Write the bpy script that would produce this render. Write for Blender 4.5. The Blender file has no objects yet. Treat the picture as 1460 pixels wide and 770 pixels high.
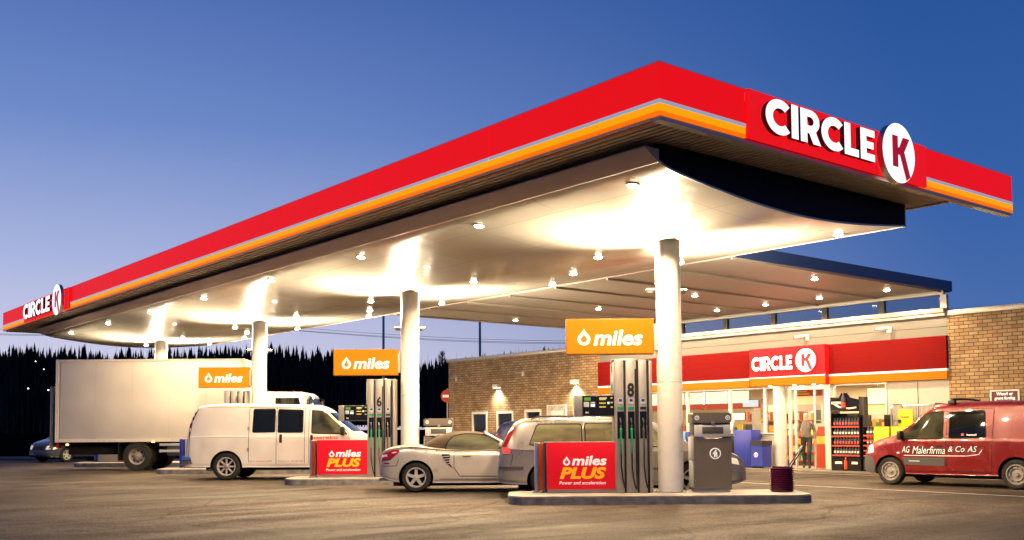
import bpy, bmesh, math, random
from math import pi, sin, cos, radians, sqrt, atan2
from mathutils import Vector, Matrix, noise
from mathutils.bvhtree import BVHTree
from mathutils.geometry import tessellate_polygon
random.seed(7)
SC = bpy.context.scene
COL = SC.collection

# ------------------------------------------------------------------ camera, sky, exposure
CAM = Vector((-14.274, -12.8346, 1.36))
Rm = Vector((0.77555836, -0.6312398, -0.00674917)); Fm = Vector((0.63071029, 0.77436676, 0.05060286))
Um = Rm.cross(Fm)
cd = bpy.data.cameras.new('camera'); cam = bpy.data.objects.new('camera', cd); COL.objects.link(cam)
cam.matrix_world = Matrix(((Rm.x, Um.x, -Fm.x, CAM.x), (Rm.y, Um.y, -Fm.y, CAM.y), (Rm.z, Um.z, -Fm.z, CAM.z), (0, 0, 0, 1)))
cd.lens = 35.483; cd.sensor_width = 36; cd.shift_y = 0.10468; cd.clip_start = 0.1; cd.clip_end = 5000
SC.camera = cam
SC.view_settings.view_transform = 'Standard'; SC.view_settings.look = 'None'
SC.view_settings.exposure = 0.0; SC.view_settings.gamma = 1.0; SC.view_settings.use_curve_mapping = False
SC.cycles.use_denoising = True
SC.cycles.max_bounces = 7; SC.cycles.diffuse_bounces = 3; SC.cycles.glossy_bounces = 4
SC.cycles.transmission_bounces = 6; SC.cycles.transparent_max_bounces = 12
SC.cycles.sample_clamp_indirect = 4.0; SC.cycles.caustics_reflective = False; SC.cycles.caustics_refractive = False

def srgb(r, g, b):
    f = lambda c: (c / 255 / 12.92) if c / 255 <= .04045 else ((c / 255 + .055) / 1.055) ** 2.4
    return (f(r), f(g), f(b), 1)

W = bpy.data.worlds.new('World'); SC.world = W; W.use_nodes = True
nt = W.node_tree; nt.nodes.clear()
def N(nt, t, **k):
    n = nt.nodes.new(t)
    for a, v in k.items(): setattr(n, a, v)
    return n
def ramp(nt, stops, interp='LINEAR'):
    n = nt.nodes.new('ShaderNodeValToRGB'); cr = n.color_ramp; cr.interpolation = interp
    while len(cr.elements) < len(stops): cr.elements.new(.5)
    for e, (p, c) in zip(cr.elements, stops): e.position = p; e.color = c if len(c) == 4 else (*c, 1)
    return n
# dusk sky: blue overhead, pale lavender low down on the side where the sun has set (left)
wo = N(nt, 'ShaderNodeOutputWorld'); bg = N(nt, 'ShaderNodeBackground'); tc = N(nt, 'ShaderNodeTexCoord')
sx = N(nt, 'ShaderNodeSeparateXYZ'); nt.links.new(tc.outputs['Generated'], sx.inputs[0])
rampA = ramp(nt, [(0.0, srgb(216, 210, 230)), (.07, srgb(206, 206, 232)), (.16, srgb(168, 180, 222)), (.28, srgb(112, 140, 202)), (.42, srgb(76, 107, 178)), (1, srgb(30, 58, 120))])
rampB = ramp(nt, [(0.0, srgb(40, 48, 76)), (.05, srgb(62, 84, 132)), (.11, srgb(72, 108, 172)), (.2, srgb(56, 98, 168)), (.36, srgb(43, 86, 156)), (.5, srgb(37, 76, 144)), (1, srgb(22, 44, 96))])
dt = N(nt, 'ShaderNodeVectorMath', operation='DOT_PRODUCT'); nt.links.new(tc.outputs['Generated'], dt.inputs[0])
gl = (Fm * .80 - Rm * .60); gl.z = 0; gl.normalize(); dt.inputs[1].default_value = gl
mr = N(nt, 'ShaderNodeMapRange', interpolation_type='SMOOTHSTEP'); mr.inputs[1].default_value = .45; mr.inputs[2].default_value = 1.0
nt.links.new(dt.outputs['Value'], mr.inputs[0])
mxw = N(nt, 'ShaderNodeMix', data_type='RGBA')
nt.links.new(sx.outputs['Z'], rampA.inputs[0]); nt.links.new(sx.outputs['Z'], rampB.inputs[0])
nt.links.new(mr.outputs[0], mxw.inputs[0]); nt.links.new(rampB.outputs[0], mxw.inputs[6]); nt.links.new(rampA.outputs[0], mxw.inputs[7])
nt.links.new(mxw.outputs[2], bg.inputs[0]); bg.inputs[1].default_value = 1.0
nt.links.new(bg.outputs[0], wo.inputs[0])

DOWNLIGHT_W = 820.0; UPLIGHT_W = 2800.0; WARM = (1.0, .70, .39); WARM2 = (1.0, .80, .54)

# ------------------------------------------------------------------ frames
ANG = radians(-39.1427)
E1 = Vector((cos(ANG), sin(ANG), 0)); E2 = Vector((-sin(ANG), cos(ANG), 0))
def K(a, b, z=0.0): return E1 * a + E2 * b + Vector((0, 0, z))
CY = 8.826
COLS = [(0, k * CY) for k in range(4)]

# ------------------------------------------------------------------ materials
MATS = {}
def mat(name, col=(.5, .5, .5), rough=.5, metal=0.0, emit=None, es=0.0, noise_amt=0.0, noise_scale=5.0, bump=0.0, bump_scale=60.0, coat=0.0, spec=.5, trans=0.0, alpha=1.0, ior=1.45, stretch=None):
    if name in MATS: return MATS[name]
    m = bpy.data.materials.new(name); m.use_nodes = True; MATS[name] = m
    t = m.node_tree; p = t.nodes['Principled BSDF']
    p.inputs['Base Color'].default_value = (*col[:3], 1); p.inputs['Roughness'].default_value = rough
    p.inputs['Metallic'].default_value = metal; p.inputs['Coat Weight'].default_value = coat
    p.inputs['Specular IOR Level'].default_value = spec; p.inputs['Transmission Weight'].default_value = trans
    p.inputs['IOR'].default_value = ior; p.inputs['Alpha'].default_value = alpha
    if emit: p.inputs['Emission Color'].default_value = (*emit[:3], 1); p.inputs['Emission Strength'].default_value = es
    if noise_amt or bump:
        c = N(t, 'ShaderNodeTexCoord'); src = c.outputs['Object']
        if stretch:
            mp = N(t, 'ShaderNodeMapping'); mp.inputs['Scale'].default_value = stretch
            t.links.new(src, mp.inputs[0]); src = mp.outputs[0]
    if noise_amt:
        n = N(t, 'ShaderNodeTexNoise'); n.inputs['Scale'].default_value = noise_scale; n.inputs['Detail'].default_value = 6
        t.links.new(src, n.inputs['Vector'])
        r = N(t, 'ShaderNodeMapRange'); r.inputs[1].default_value = .3; r.inputs[2].default_value = .7
        r.inputs[3].default_value = 1 - noise_amt; r.inputs[4].default_value = 1 + noise_amt * .5
        t.links.new(n.outputs[0], r.inputs[0])
        v = N(t, 'ShaderNodeVectorMath', operation='SCALE'); v.inputs[0].default_value = col[:3]
        t.links.new(r.outputs[0], v.inputs['Scale']); t.links.new(v.outputs[0], p.inputs['Base Color'])
        rr = N(t, 'ShaderNodeMapRange'); rr.inputs[1].default_value = .3; rr.inputs[2].default_value = .7
        rr.inputs[3].default_value = max(.02, rough * .8); rr.inputs[4].default_value = min(1, rough * 1.25)
        t.links.new(n.outputs[0], rr.inputs[0]); t.links.new(rr.outputs[0], p.inputs['Roughness'])
    if bump:
        n2 = N(t, 'ShaderNodeTexNoise'); n2.inputs['Scale'].default_value = bump_scale; n2.inputs['Detail'].default_value = 3
        t.links.new(src, n2.inputs['Vector'])
        b = N(t, 'ShaderNodeBump'); b.inputs['Strength'].default_value = bump; b.inputs['Distance'].default_value = .01
        t.links.new(n2.outputs[0], b.inputs['Height']); t.links.new(b.outputs[0], p.inputs['Normal'])
    return m

# asphalt with large worn patches, tyre sweeps and fine grain
def asphalt():
    m = mat('asphalt', (.12, .115, .11), .6, spec=.3); t = m.node_tree; p = t.nodes['Principled BSDF']
    c = N(t, 'ShaderNodeTexCoord')
    big = N(t, 'ShaderNodeTexNoise'); big.inputs['Scale'].default_value = .22; big.inputs['Detail'].default_value = 5; big.inputs['Distortion'].default_value = .6
    mp = N(t, 'ShaderNodeMapping'); mp.inputs['Rotation'].default_value = (0, 0, -ANG); mp.inputs['Scale'].default_value = (.25, 1.3, 1)
    sw = N(t, 'ShaderNodeTexNoise'); sw.inputs['Scale'].default_value = .9; sw.inputs['Detail'].default_value = 6; sw.inputs['Distortion'].default_value = .8
    fine = N(t, 'ShaderNodeTexNoise'); fine.inputs['Scale'].default_value = 22; fine.inputs['Detail'].default_value = 4
    grit = N(t, 'ShaderNodeTexVoronoi'); grit.inputs['Scale'].default_value = 90
    for n in (big, fine, grit): t.links.new(c.outputs['Object'], n.inputs['Vector'])
    t.links.new(c.outputs['Object'], mp.inputs[0]); t.links.new(mp.outputs[0], sw.inputs['Vector'])
    rb = ramp(t, [(.30, (0.0208, 0.0160, 0.0133, 1)), (.43, (0.0354, 0.0272, 0.0218, 1)), (.52, (0.0551, 0.0427, 0.0342, 1)), (.60, (0.0832, 0.0669, 0.0551, 1)), (.68, (0.0406, 0.0320, 0.0266, 1)), (.8, (0.0707, 0.0572, 0.0475, 1))]); t.links.new(big.outputs[0], rb.inputs[0])
    rs = ramp(t, [(.30, (.74, .74, .74, 1)), (.46, (1, 1, 1, 1)), (.56, (1.22, 1.2, 1.18, 1)), (.63, (.95, .95, .95, 1)), (.75, (1.3, 1.28, 1.25, 1))]); t.links.new(sw.outputs[0], rs.inputs[0])
    rf = ramp(t, [(.34, (.42, .42, .42, 1)), (.5, (1, 1, 1, 1)), (.66, (1.75, 1.72, 1.68, 1))]); t.links.new(fine.outputs[0], rf.inputs[0])
    md_ = N(t, 'ShaderNodeTexNoise'); md_.inputs['Scale'].default_value = 3.2; md_.inputs['Detail'].default_value = 8; md_.inputs['Roughness'].default_value = .75; t.links.new(c.outputs['Object'], md_.inputs['Vector'])
    rmd = ramp(t, [(.36, (.62, .62, .62, 1)), (.5, (.98, .98, .98, 1)), (.58, (1.15, 1.12, 1.1, 1)), (.68, (1.55, 1.48, 1.4, 1))]); t.links.new(md_.outputs[0], rmd.inputs[0])
    mrf = N(t, 'ShaderNodeVectorMath', operation='MULTIPLY'); t.links.new(rf.outputs[0], mrf.inputs[0]); t.links.new(rmd.outputs[0], mrf.inputs[1])
    # dark oil and water stains with their own edges, and tarred cracks
    st = N(t, 'ShaderNodeTexNoise'); st.inputs['Scale'].default_value = .75; st.inputs['Detail'].default_value = 3; st.inputs['Distortion'].default_value = 1.2; t.links.new(c.outputs['Object'], st.inputs['Vector'])
    rst = ramp(t, [(.30, (.42, .42, .44, 1)), (.345, (1, 1, 1, 1))]); t.links.new(st.outputs[0], rst.inputs[0])
    cw = N(t, 'ShaderNodeTexNoise'); cw.inputs['Scale'].default_value = .5; t.links.new(c.outputs['Object'], cw.inputs['Vector'])
    cm = N(t, 'ShaderNodeVectorMath', operation='MULTIPLY_ADD'); cm.inputs[1].default_value = (1.6, 1.6, 0); t.links.new(cw.outputs['Color'], cm.inputs[0]); t.links.new(c.outputs['Object'], cm.inputs[2])
    vc = N(t, 'ShaderNodeTexVoronoi', feature='DISTANCE_TO_EDGE'); vc.inputs['Scale'].default_value = .16; t.links.new(cm.outputs[0], vc.inputs['Vector'])
    rvc = ramp(t, [(.0, (.35, .35, .35, 1)), (.0035, (.5, .5, .5, 1)), (.006, (1, 1, 1, 1))]); t.links.new(vc.outputs['Distance'], rvc.inputs[0])
    ms = N(t, 'ShaderNodeVectorMath', operation='MULTIPLY'); t.links.new(rst.outputs[0], ms.inputs[0]); t.links.new(rvc.outputs[0], ms.inputs[1])
    mf = N(t, 'ShaderNodeVectorMath', operation='MULTIPLY'); t.links.new(mrf.outputs[0], mf.inputs[0]); t.links.new(ms.outputs[0], mf.inputs[1])
    m1 = N(t, 'ShaderNodeVectorMath', operation='MULTIPLY'); m2 = N(t, 'ShaderNodeVectorMath', operation='MULTIPLY')
    t.links.new(rb.outputs[0], m1.inputs[0]); t.links.new(rs.outputs[0], m1.inputs[1])
    t.links.new(m1.outputs[0], m2.inputs[0]); t.links.new(mf.outputs[0], m2.inputs[1]); t.links.new(m2.outputs[0], p.inputs['Base Color'])
    rr = N(t, 'ShaderNodeMapRange'); rr.inputs[1].default_value = .35; rr.inputs[2].default_value = .65; rr.inputs[3].default_value = .58; rr.inputs[4].default_value = .88
    t.links.new(sw.outputs[0], rr.inputs[0]); t.links.new(rr.outputs[0], p.inputs['Roughness'])
    b = N(t, 'ShaderNodeBump'); b.inputs['Strength'].default_value = .5; b.inputs['Distance'].default_value = .012
    t.links.new(grit.outputs['Distance'], b.inputs['Height'])
    b2 = N(t, 'ShaderNodeBump'); b2.inputs['Strength'].default_value = .35; b2.inputs['Distance'].default_value = .05
    t.links.new(sw.outputs[0], b2.inputs['Height']); t.links.new(b.outputs[0], b2.inputs['Normal']); t.links.new(b2.outputs[0], p.inputs['Normal'])
    return m

def brick_mat():
    m = mat('brick', (.4, .28, .16), .85); t = m.node_tree; p = t.nodes['Principled BSDF']
    c = N(t, 'ShaderNodeTexCoord'); s = N(t, 'ShaderNodeSeparateXYZ'); cb = N(t, 'ShaderNodeCombineXYZ'); ad = N(t, 'ShaderNodeMath', operation='ADD')
    t.links.new(c.outputs['Object'], s.inputs[0]); t.links.new(s.outputs['X'], ad.inputs[0]); t.links.new(s.outputs['Y'], ad.inputs[1])
    wob = N(t, 'ShaderNodeTexNoise'); wob.inputs['Scale'].default_value = 9; t.links.new(c.outputs['Object'], wob.inputs['Vector'])
    wm = N(t, 'ShaderNodeMath', operation='MULTIPLY_ADD'); wm.inputs[1].default_value = .03; t.links.new(wob.outputs[0], wm.inputs[0]); t.links.new(ad.outputs[0], wm.inputs[2])
    t.links.new(wm.outputs[0], cb.inputs[0]); t.links.new(s.outputs['Z'], cb.inputs[1])
    br = N(t, 'ShaderNodeTexBrick'); br.inputs['Scale'].default_value = 1; br.inputs['Brick Width'].default_value = .26; br.inputs['Row Height'].default_value = .1
    br.inputs['Mortar Size'].default_value = .011; br.inputs['Mortar Smooth'].default_value = .25; br.inputs['Bias'].default_value = 0
    br.inputs['Color1'].default_value = (.385, .27, .145, 1); br.inputs['Color2'].default_value = (.265, .162, .08, 1); br.inputs['Mortar'].default_value = (.085, .052, .03, 1)
    t.links.new(cb.outputs[0], br.inputs['Vector'])
    n = N(t, 'ShaderNodeTexNoise'); n.inputs['Scale'].default_value = 2.3; n.inputs['Detail'].default_value = 8; t.links.new(c.outputs['Object'], n.inputs['Vector'])
    r = N(t, 'ShaderNodeMapRange'); r.inputs[1].default_value = .3; r.inputs[2].default_value = .7; r.inputs[3].default_value = .72; r.inputs[4].default_value = 1.2; t.links.new(n.outputs[0], r.inputs[0])
    v = N(t, 'ShaderNodeVectorMath', operation='SCALE'); t.links.new(br.outputs[0], v.inputs[0]); t.links.new(r.outputs[0], v.inputs['Scale']); t.links.new(v.outputs[0], p.inputs['Base Color'])
    b = N(t, 'ShaderNodeBump'); b.inputs['Strength'].default_value = .8; b.inputs['Distance'].default_value = .012; b.invert = True
    t.links.new(br.outputs['Fac'], b.inputs['Height']); t.links.new(b.outputs[0], p.inputs['Normal'])
    return m

def panel_mat(name, col, rough, metal, pitch_y, pitch_x, line=.012, dark=.45, coat=0.0, wav=.0):
    """sheet-metal panels: thin dark joints on a real-size grid, with a slight waviness in each sheet"""
    m = mat(name, col, rough, metal, coat=coat); t = m.node_tree; p = t.nodes['Principled BSDF']
    c = N(t, 'ShaderNodeTexCoord')
    br = N(t, 'ShaderNodeTexBrick'); br.offset = 0; br.inputs['Scale'].default_value = 1; br.inputs['Brick Width'].default_value = pitch_x; br.inputs['Row Height'].default_value = pitch_y
    br.inputs['Mortar Size'].default_value = line; br.inputs['Mortar Smooth'].default_value = .1
    br.inputs['Color1'].default_value = (*col[:3], 1); br.inputs['Color2'].default_value = (*[x * .93 for x in col[:3]], 1); br.inputs['Mortar'].default_value = (*[x * dark for x in col[:3]], 1)
    t.links.new(c.outputs['Object'], br.inputs['Vector']); t.links.new(br.outputs[0], p.inputs['Base Color'])
    n = N(t, 'ShaderNodeTexNoise'); n.inputs['Scale'].default_value = .7; n.inputs['Detail'].default_value = 2; t.links.new(c.outputs['Object'], n.inputs['Vector'])
    b = N(t, 'ShaderNodeBump'); b.inputs['Strength'].default_value = 1; b.inputs['Distance'].default_value = wav
    t.links.new(n.outputs[0], b.inputs['Height']); t.links.new(b.outputs[0], p.inputs['Normal'])
    return m

RED = (.40, .006, .010)
M = dict(
    asphalt=asphalt(), brick=brick_mat(),
    concrete=mat('concrete', (.36, .34, .31), .8, noise_amt=.35, noise_scale=3, bump=.4, bump_scale=50),
    kerb=mat('kerb_concrete', (.22, .22, .23), .8, noise_amt=.45, noise_scale=6, bump=.5, bump_scale=40),
    paving=mat('paving', (.17, .155, .135), .75, noise_amt=.3, noise_scale=2.5, bump=.3),
    line=mat('line_paint', (.5, .48, .44), .7, noise_amt=.5, noise_scale=9),
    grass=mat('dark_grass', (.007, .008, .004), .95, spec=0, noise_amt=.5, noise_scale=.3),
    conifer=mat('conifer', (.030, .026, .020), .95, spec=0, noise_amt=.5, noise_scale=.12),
    birch=mat('birch_bark', (.07, .06, .055), .9, spec=0),
    bark=mat('bark', (.06, .05, .04), .9),
    belly=panel_mat('ceiling_sheet', (.80, .76, .66), .24, .15, 2.2, 1.36, .006, .45, coat=.25, wav=.05),
    soffit=mat('soffit_ribs', (.74, .68, .58), .6, 0),
    rim=mat('rim_sheet', (.80, .66, .60), .6, 0, noise_amt=.08, noise_scale=1),
    endwall=mat('dark_blue_sheet', (.016, .016, .026), .7, spec=.15),
    deck=mat('roof_felt', (.06, .06, .07), .9),
    alu=mat('aluminium', (.50, .53, .48), .4, .3),
    whitecol=mat('white_enamel', (.88, .86, .80), .3, noise_amt=.05, noise_scale=3),
    fred=mat('lit_red_acrylic', RED, .5, spec=.15, emit=srgb(234, 14, 18), es=.96),
    fred2=mat('lit_red_sign', RED, .5, spec=.15, emit=srgb(238, 20, 28), es=.95),
    fwhite=mat('lit_grey_stripe', (.6, .62, .66), .4, emit=srgb(190, 200, 215), es=.55),
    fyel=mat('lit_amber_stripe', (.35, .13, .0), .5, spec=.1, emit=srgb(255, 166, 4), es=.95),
    fyel_fade=mat('lit_amber_stripe_painted_fade', (.35, .08, .0), .5, spec=.1, emit=srgb(255, 118, 6), es=.95),  # amber stripe's glow fading downwards, put into a deeper orange
    letter=mat('lit_white_acrylic', (.85, .85, .85), .3, emit=(1, 1, 1), es=1.25),
    return_=mat('letter_return', (.10, .03, .05), .4),
    kred=mat('dark_red_acrylic', (.35, .005, .01), .35, emit=srgb(176, 8, 16), es=.8),
    seam=mat('seam_dark', (.10, .01, .015), .6),
    shopred=mat('shop_red_band', (.13, .005, .005), .7, spec=.05, emit=srgb(190, 20, 18), es=.08, noise_amt=.08, noise_scale=2),
    shopyel=mat('shop_amber_band', (.26, .085, .002), .6, spec=.1, emit=srgb(250, 150, 10), es=.34),
    shopwhite=mat('shop_white_line', (.5, .6, .7), .4, emit=srgb(215, 235, 255), es=.45),
    cladding=panel_mat('grey_cladding', (.27, .255, .23), .5, .2, 100, 2.1, .01, .5, wav=.004),
    coping=mat('coping', (.46, .42, .36), .4, .3, noise_amt=.06),
    roofunder=panel_mat('roof_underside', (.44, .41, .36), .42, .1, 100, 100, .0, wav=.01),
    roofblue=mat('blue_roof_fascia', (.05, .085, .20), .4, .2),
    beam=mat('steel_beam', (.50, .46, .40), .45, .3),
    darkbeam=mat('dark_joint', (.05, .045, .04), .6),
    post=mat('dark_post', (.05, .05, .055), .5),
    glass=mat('clear_glass', (.05, .06, .06), .02, alpha=.12, spec=.8),
    roofglass=mat('clerestory_glass', (.01, .02, .04), .03, alpha=.22, spec=.8),
    frame=mat('white_frame', (.72, .68, .62), .45),
    graywall=mat('light_grey_panel', (.46, .42, .38), .6, noise_amt=.06),
    doorpost=mat('brushed_steel', (.72, .70, .66), .35, .3),
    black=mat('black_plastic', (.015, .015, .017), .45),
    gloss=mat('gloss_black', (.01, .01, .012), .12, coat=.5),
    rubber=mat('rubber', (.022, .021, .02), .8, bump=.2, noise_amt=.3),
    steel=mat('steel', (.55, .54, .52), .28, .85),
    chrome=mat('chrome', (.75, .74, .72), .08, 1),
    greypump=mat('pump_grey', (.36, .345, .33), .38, .35, noise_amt=.06),
    darkgrey=mat('dark_grey_plastic', (.07, .07, .072), .5),
    bin=mat('bin_taupe', (.15, .13, .11), .45, .2, noise_amt=.06),
    lightgrey=mat('light_grey_plastic', (.5, .52, .55), .4),
    blue=mat('blue_plastic', (.02, .035, .30), .4),
    green=mat('green_plastic', (.01, .28, .12), .4),
    lcd=mat('green_lcd', (.05, .2, .04), .3, emit=(.12, .32, .05), es=.5),
    amber=mat('amber_key', (.4, .35, .05), .4, emit=(.5, .42, .05), es=.5),
    screen=mat('white_screen', (.5, .6, .7), .3, emit=(.6, .8, 1), es=.7),
    reflect=mat('brown_reflector', (.28, .045, .012), .35),
    orange=mat('lit_orange_sign', (.22, .07, .002), .6, spec=.1, emit=srgb(250, 148, 24), es=.75),
    orangeside=mat('orange_sign_side', (.45, .14, .01), .5),
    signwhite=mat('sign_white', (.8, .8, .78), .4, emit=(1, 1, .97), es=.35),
    prored=mat('poster_red', (.42, .006, .014), .5, spec=.2, emit=srgb(226, 16, 36), es=.45),
    proyel=mat('poster_amber', (.85, .42, .02), .45, emit=srgb(245, 165, 20), es=.25),
    num=mat('number_black', (.01, .01, .01), .5),
    coil=mat('dark_red_coil', (.075, .006, .032), .22, coat=.5),
    lamp=mat('lamp_glow', (1, .95, .85), .5, emit=(1, .88, .66), es=70),
    lampring=mat('lamp_ring', (.8, .78, .72), .4, 0),
    wlamp=mat('wall_lamp_glow', (1, .95, .85), .5, emit=(1, .9, .7), es=5),
    taillamp=mat('tail_lamp', (.22, .005, .006), .12, coat=.8, emit=(.5, .01, .01), es=.05),
    taillit=mat('lit_tail_lamp', (.6, .02, .02), .2, emit=(1, .08, .06), es=.8),
    headlamp=mat('head_lamp', (.8, .78, .7), .1, coat=.6, emit=(1, .85, .6), es=.35),
    markerlamp=mat('amber_marker_lamp', (1, .4, .05), .3, emit=(1, .45, .08), es=9),
    carglass=mat('car_glass', (.006, .007, .007), .03, spec=.45),
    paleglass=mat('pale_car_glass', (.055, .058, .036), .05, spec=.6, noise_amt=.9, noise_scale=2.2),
    reflection_tint_glass=mat('pale_glass_painted_reflections', (.17, .17, .10), .05, spec=.8, noise_amt=.7, noise_scale=1.8, stretch=(.6, 1, 2.2)),  # pale mottled base colour stands in for reflections and the view through
    wheelwell=mat('wheel_well', (.008, .008, .008), .9),
    alloy=mat('alloy_wheel', (.55, .54, .52), .35, .25),
    dusty=mat('dusty_steel', (.34, .32, .29), .5, .2, noise_amt=.3, noise_scale=12),
    interior=mat('shop_wall', (.72, .62, .44), .7),
    intfloor=mat('shop_floor', (.45, .38, .28), .35),
    intred=mat('shop_red', (.6, .06, .02), .5),
    intlit=mat('lit_menu', (.9, .85, .7), .5, emit=(1, .82, .55), es=1.4),
    posterlit=mat('poster_paper', (.55, .45, .4), .6, noise_amt=.5, noise_scale=6),
    maroon=mat('maroon_poster', (.10, .015, .03), .5),
    yellowbox=mat('yellow_plastic', (.75, .58, .01), .45),
)
def paint(name, col, metal=.0, rough=.3, dirt=.12):
    return mat(name, col, rough, metal, coat=.6, noise_amt=dirt, noise_scale=1.7)
M.update(vanwhite=paint('white_van_paint', (.84, .81, .77), 0, .35), truckwhite=mat('truck_box_grp', (.70, .67, .62), .45, noise_amt=.10, noise_scale=.9),
         champagne=paint('champagne_silver_paint', (.62, .58, .52), .35, .3), silver=paint('silver_paint', (.30, .29, .29), .5, .3),
         redvan=paint('red_van_paint', (.21, .009, .011), .1, .28), bluepaint=paint('dark_blue_paint', (.012, .016, .07), .3, .25), darksilver=paint('blue_grey_paint', (.05, .06, .085), .5, .3),
         softtop=mat('brown_canvas', (.055, .036, .022), .85, noise_amt=.25, bump=.4, bump_scale=120))

# ------------------------------------------------------------------ mesh helpers
def tag(o, label=None, cat=None, group=None, kind=None):
    if label: o['label'] = label
    if cat: o['category'] = cat
    if group: o['group'] = group
    if kind: o['kind'] = kind
    return o
def thing(name, label, cat, loc=(0, 0, 0), rz=0.0, group=None):
    o = bpy.data.objects.new(name, None); o.empty_display_size = .2; COL.objects.link(o)
    o.location = loc; o.rotation_euler = (0, 0, rz); return tag(o, label, cat, group)
def put(name, me, parent=None, loc=None, rz=None):
    o = bpy.data.objects.new(name, me); COL.objects.link(o)
    if parent: o.parent = parent
    if loc is not None: o.location = loc
    if rz is not None: o.rotation_euler = (0, 0, rz)
    return o
def copy_tree(o, parent=None):
    c = o.copy(); COL.objects.link(c)
    if parent: c.parent = parent
    for ch in [x for x in bpy.data.objects if x.parent == o]: copy_tree(ch, c)
    return c

class MB:
    """collects shapes into one mesh; each add takes a material name"""
    def __init__(s): s.v = []; s.f = []; s.m = []; s.mats = []
    def mi(s, m):
        if m not in s.mats: s.mats.append(m)
        return s.mats.index(m)
    def add(s, vs, fs, m):
        b = len(s.v); s.v += [tuple(v) for v in vs]; k = s.mi(m)
        for f in fs: s.f.append(tuple(b + i for i in f)); s.m.append(k)
        return s
    def box(s, x0, x1, y0, y1, z0, z1, m, bev=0.0):
        if bev <= 0:
            vs = [(x, y, z) for z in (z0, z1) for y in (y0, y1) for x in (x0, x1)]
            return s.add(vs, [(0, 2, 3, 1), (4, 5, 7, 6), (0, 1, 5, 4), (2, 6, 7, 3), (0, 4, 6, 2), (1, 3, 7, 5)], m)
        bm = bmesh.new(); bmesh.ops.create_cube(bm, size=1)
        for v in bm.verts: v.co = Vector(((x0 + x1) / 2 + v.co.x * (x1 - x0), (y0 + y1) / 2 + v.co.y * (y1 - y0), (z0 + z1) / 2 + v.co.z * (z1 - z0)))
        bmesh.ops.bevel(bm, geom=bm.edges[:], offset=bev, segments=2, affect='EDGES', profile=.5)
        bm.verts.index_update(); s.add([v.co[:] for v in bm.verts], [[v.index for v in f.verts] for f in bm.faces], m); bm.free(); return s
    def lathe(s, prof, c, m, axis='z', seg=24, cap=True):
        vs = []; n = len(prof)
        for i in range(seg):
            a = 2 * pi * i / seg
            for r, h in prof:
                p = {'z': (r * cos(a), r * sin(a), h), 'y': (r * cos(a), h, r * sin(a)), 'x': (h, r * cos(a), r * sin(a))}[axis]
                vs.append((c[0] + p[0], c[1] + p[1], c[2] + p[2]))
        fs = []
        for i in range(seg):
            j = (i + 1) % seg
            for k in range(n - 1): fs.append((i * n + k, j * n + k, j * n + k + 1, i * n + k + 1))
        if cap:
            if prof[0][0] > 1e-4: fs.append(tuple(i * n for i in range(seg))[::-1])
            if prof[-1][0] > 1e-4: fs.append(tuple(i * n + n - 1 for i in range(seg)))
        return s.add(vs, fs, m)
    def cyl(s, c, r, h, m, axis='z', seg=24): return s.lathe([(r, 0), (r, h)], c, m, axis, seg)
    def tube(s, pts, r, m, seg=8):
        pts = [Vector(p) for p in pts]; vs = []; up = Vector((0, 0, 1))
        for i, p in enumerate(pts):
            d = (pts[min(i + 1, len(pts) - 1)] - pts[max(i - 1, 0)]).normalized()
            a = d.cross(up)
            if a.length < .05: a = d.cross(Vector((0, 1, 0)))
            a.normalize(); b = d.cross(a)
            for k in range(seg):
                t = 2 * pi * k / seg; vs.append(p + (a * cos(t) + b * sin(t)) * r)
        fs = [(i * seg + k, i * seg + (k + 1) % seg, (i + 1) * seg + (k + 1) % seg, (i + 1) * seg + k) for i in range(len(pts) - 1) for k in range(seg)]
        fs += [tuple(range(seg))[::-1], tuple((len(pts) - 1) * seg + k for k in range(seg))]
        return s.add(vs, fs, m)
    def prism(s, poly, lo, hi, m, axis='z'):
        """extrude 2D polygon; axis z: (x,y) poly; y: (x,z) poly; x: (y,z) poly"""
        n = len(poly); f = {'z': lambda p, h: (p[0], p[1], h), 'y': lambda p, h: (p[0], h, p[1]), 'x': lambda p, h: (h, p[0], p[1])}[axis]
        vs = [f(p, lo) for p in poly] + [f(p, hi) for p in poly]
        return s.add(vs, [tuple(range(n))[::-1], tuple(range(n, 2 * n))] + [(i, (i + 1) % n, n + (i + 1) % n, n + i) for i in range(n)], m)
    def grid(s, fn, nu, nv, m):
        vs = [fn(i / nu, j / nv) for i in range(nu + 1) for j in range(nv + 1)]
        return s.add(vs, [(i * (nv + 1) + j, (i + 1) * (nv + 1) + j, (i + 1) * (nv + 1) + j + 1, i * (nv + 1) + j + 1) for i in range(nu) for j in range(nv)], m)
    def mesh(s, name, smooth=35, fix=True):
        me = bpy.data.meshes.new(name); me.from_pydata(s.v, [], s.f)
        for m in s.mats: me.materials.append(M[m])
        me.polygons.foreach_set('material_index', s.m)
        if fix:
            bm = bmesh.new(); bm.from_mesh(me); bmesh.ops.recalc_face_normals(bm, faces=bm.faces[:]); bm.to_mesh(me); bm.free()
        if smooth:
            me.shade_smooth(); me.set_sharp_from_angle(angle=radians(smooth))
        me.update(); return me
    def build(s, name, parent=None, **k):
        return put(name, s.mesh(name, **k), parent)

def rounded(x0, x1, y0, y1, r, n=6):
    p = []
    for cx, cy, a0 in ((x1 - r, y1 - r, 0), (x0 + r, y1 - r, 90), (x0 + r, y0 + r, 180), (x1 - r, y0 + r, 270)):
        for i in range(n + 1): a = radians(a0 + 90 * i / n); p.append((cx + r * cos(a), cy + r * sin(a)))
    return p

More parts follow.
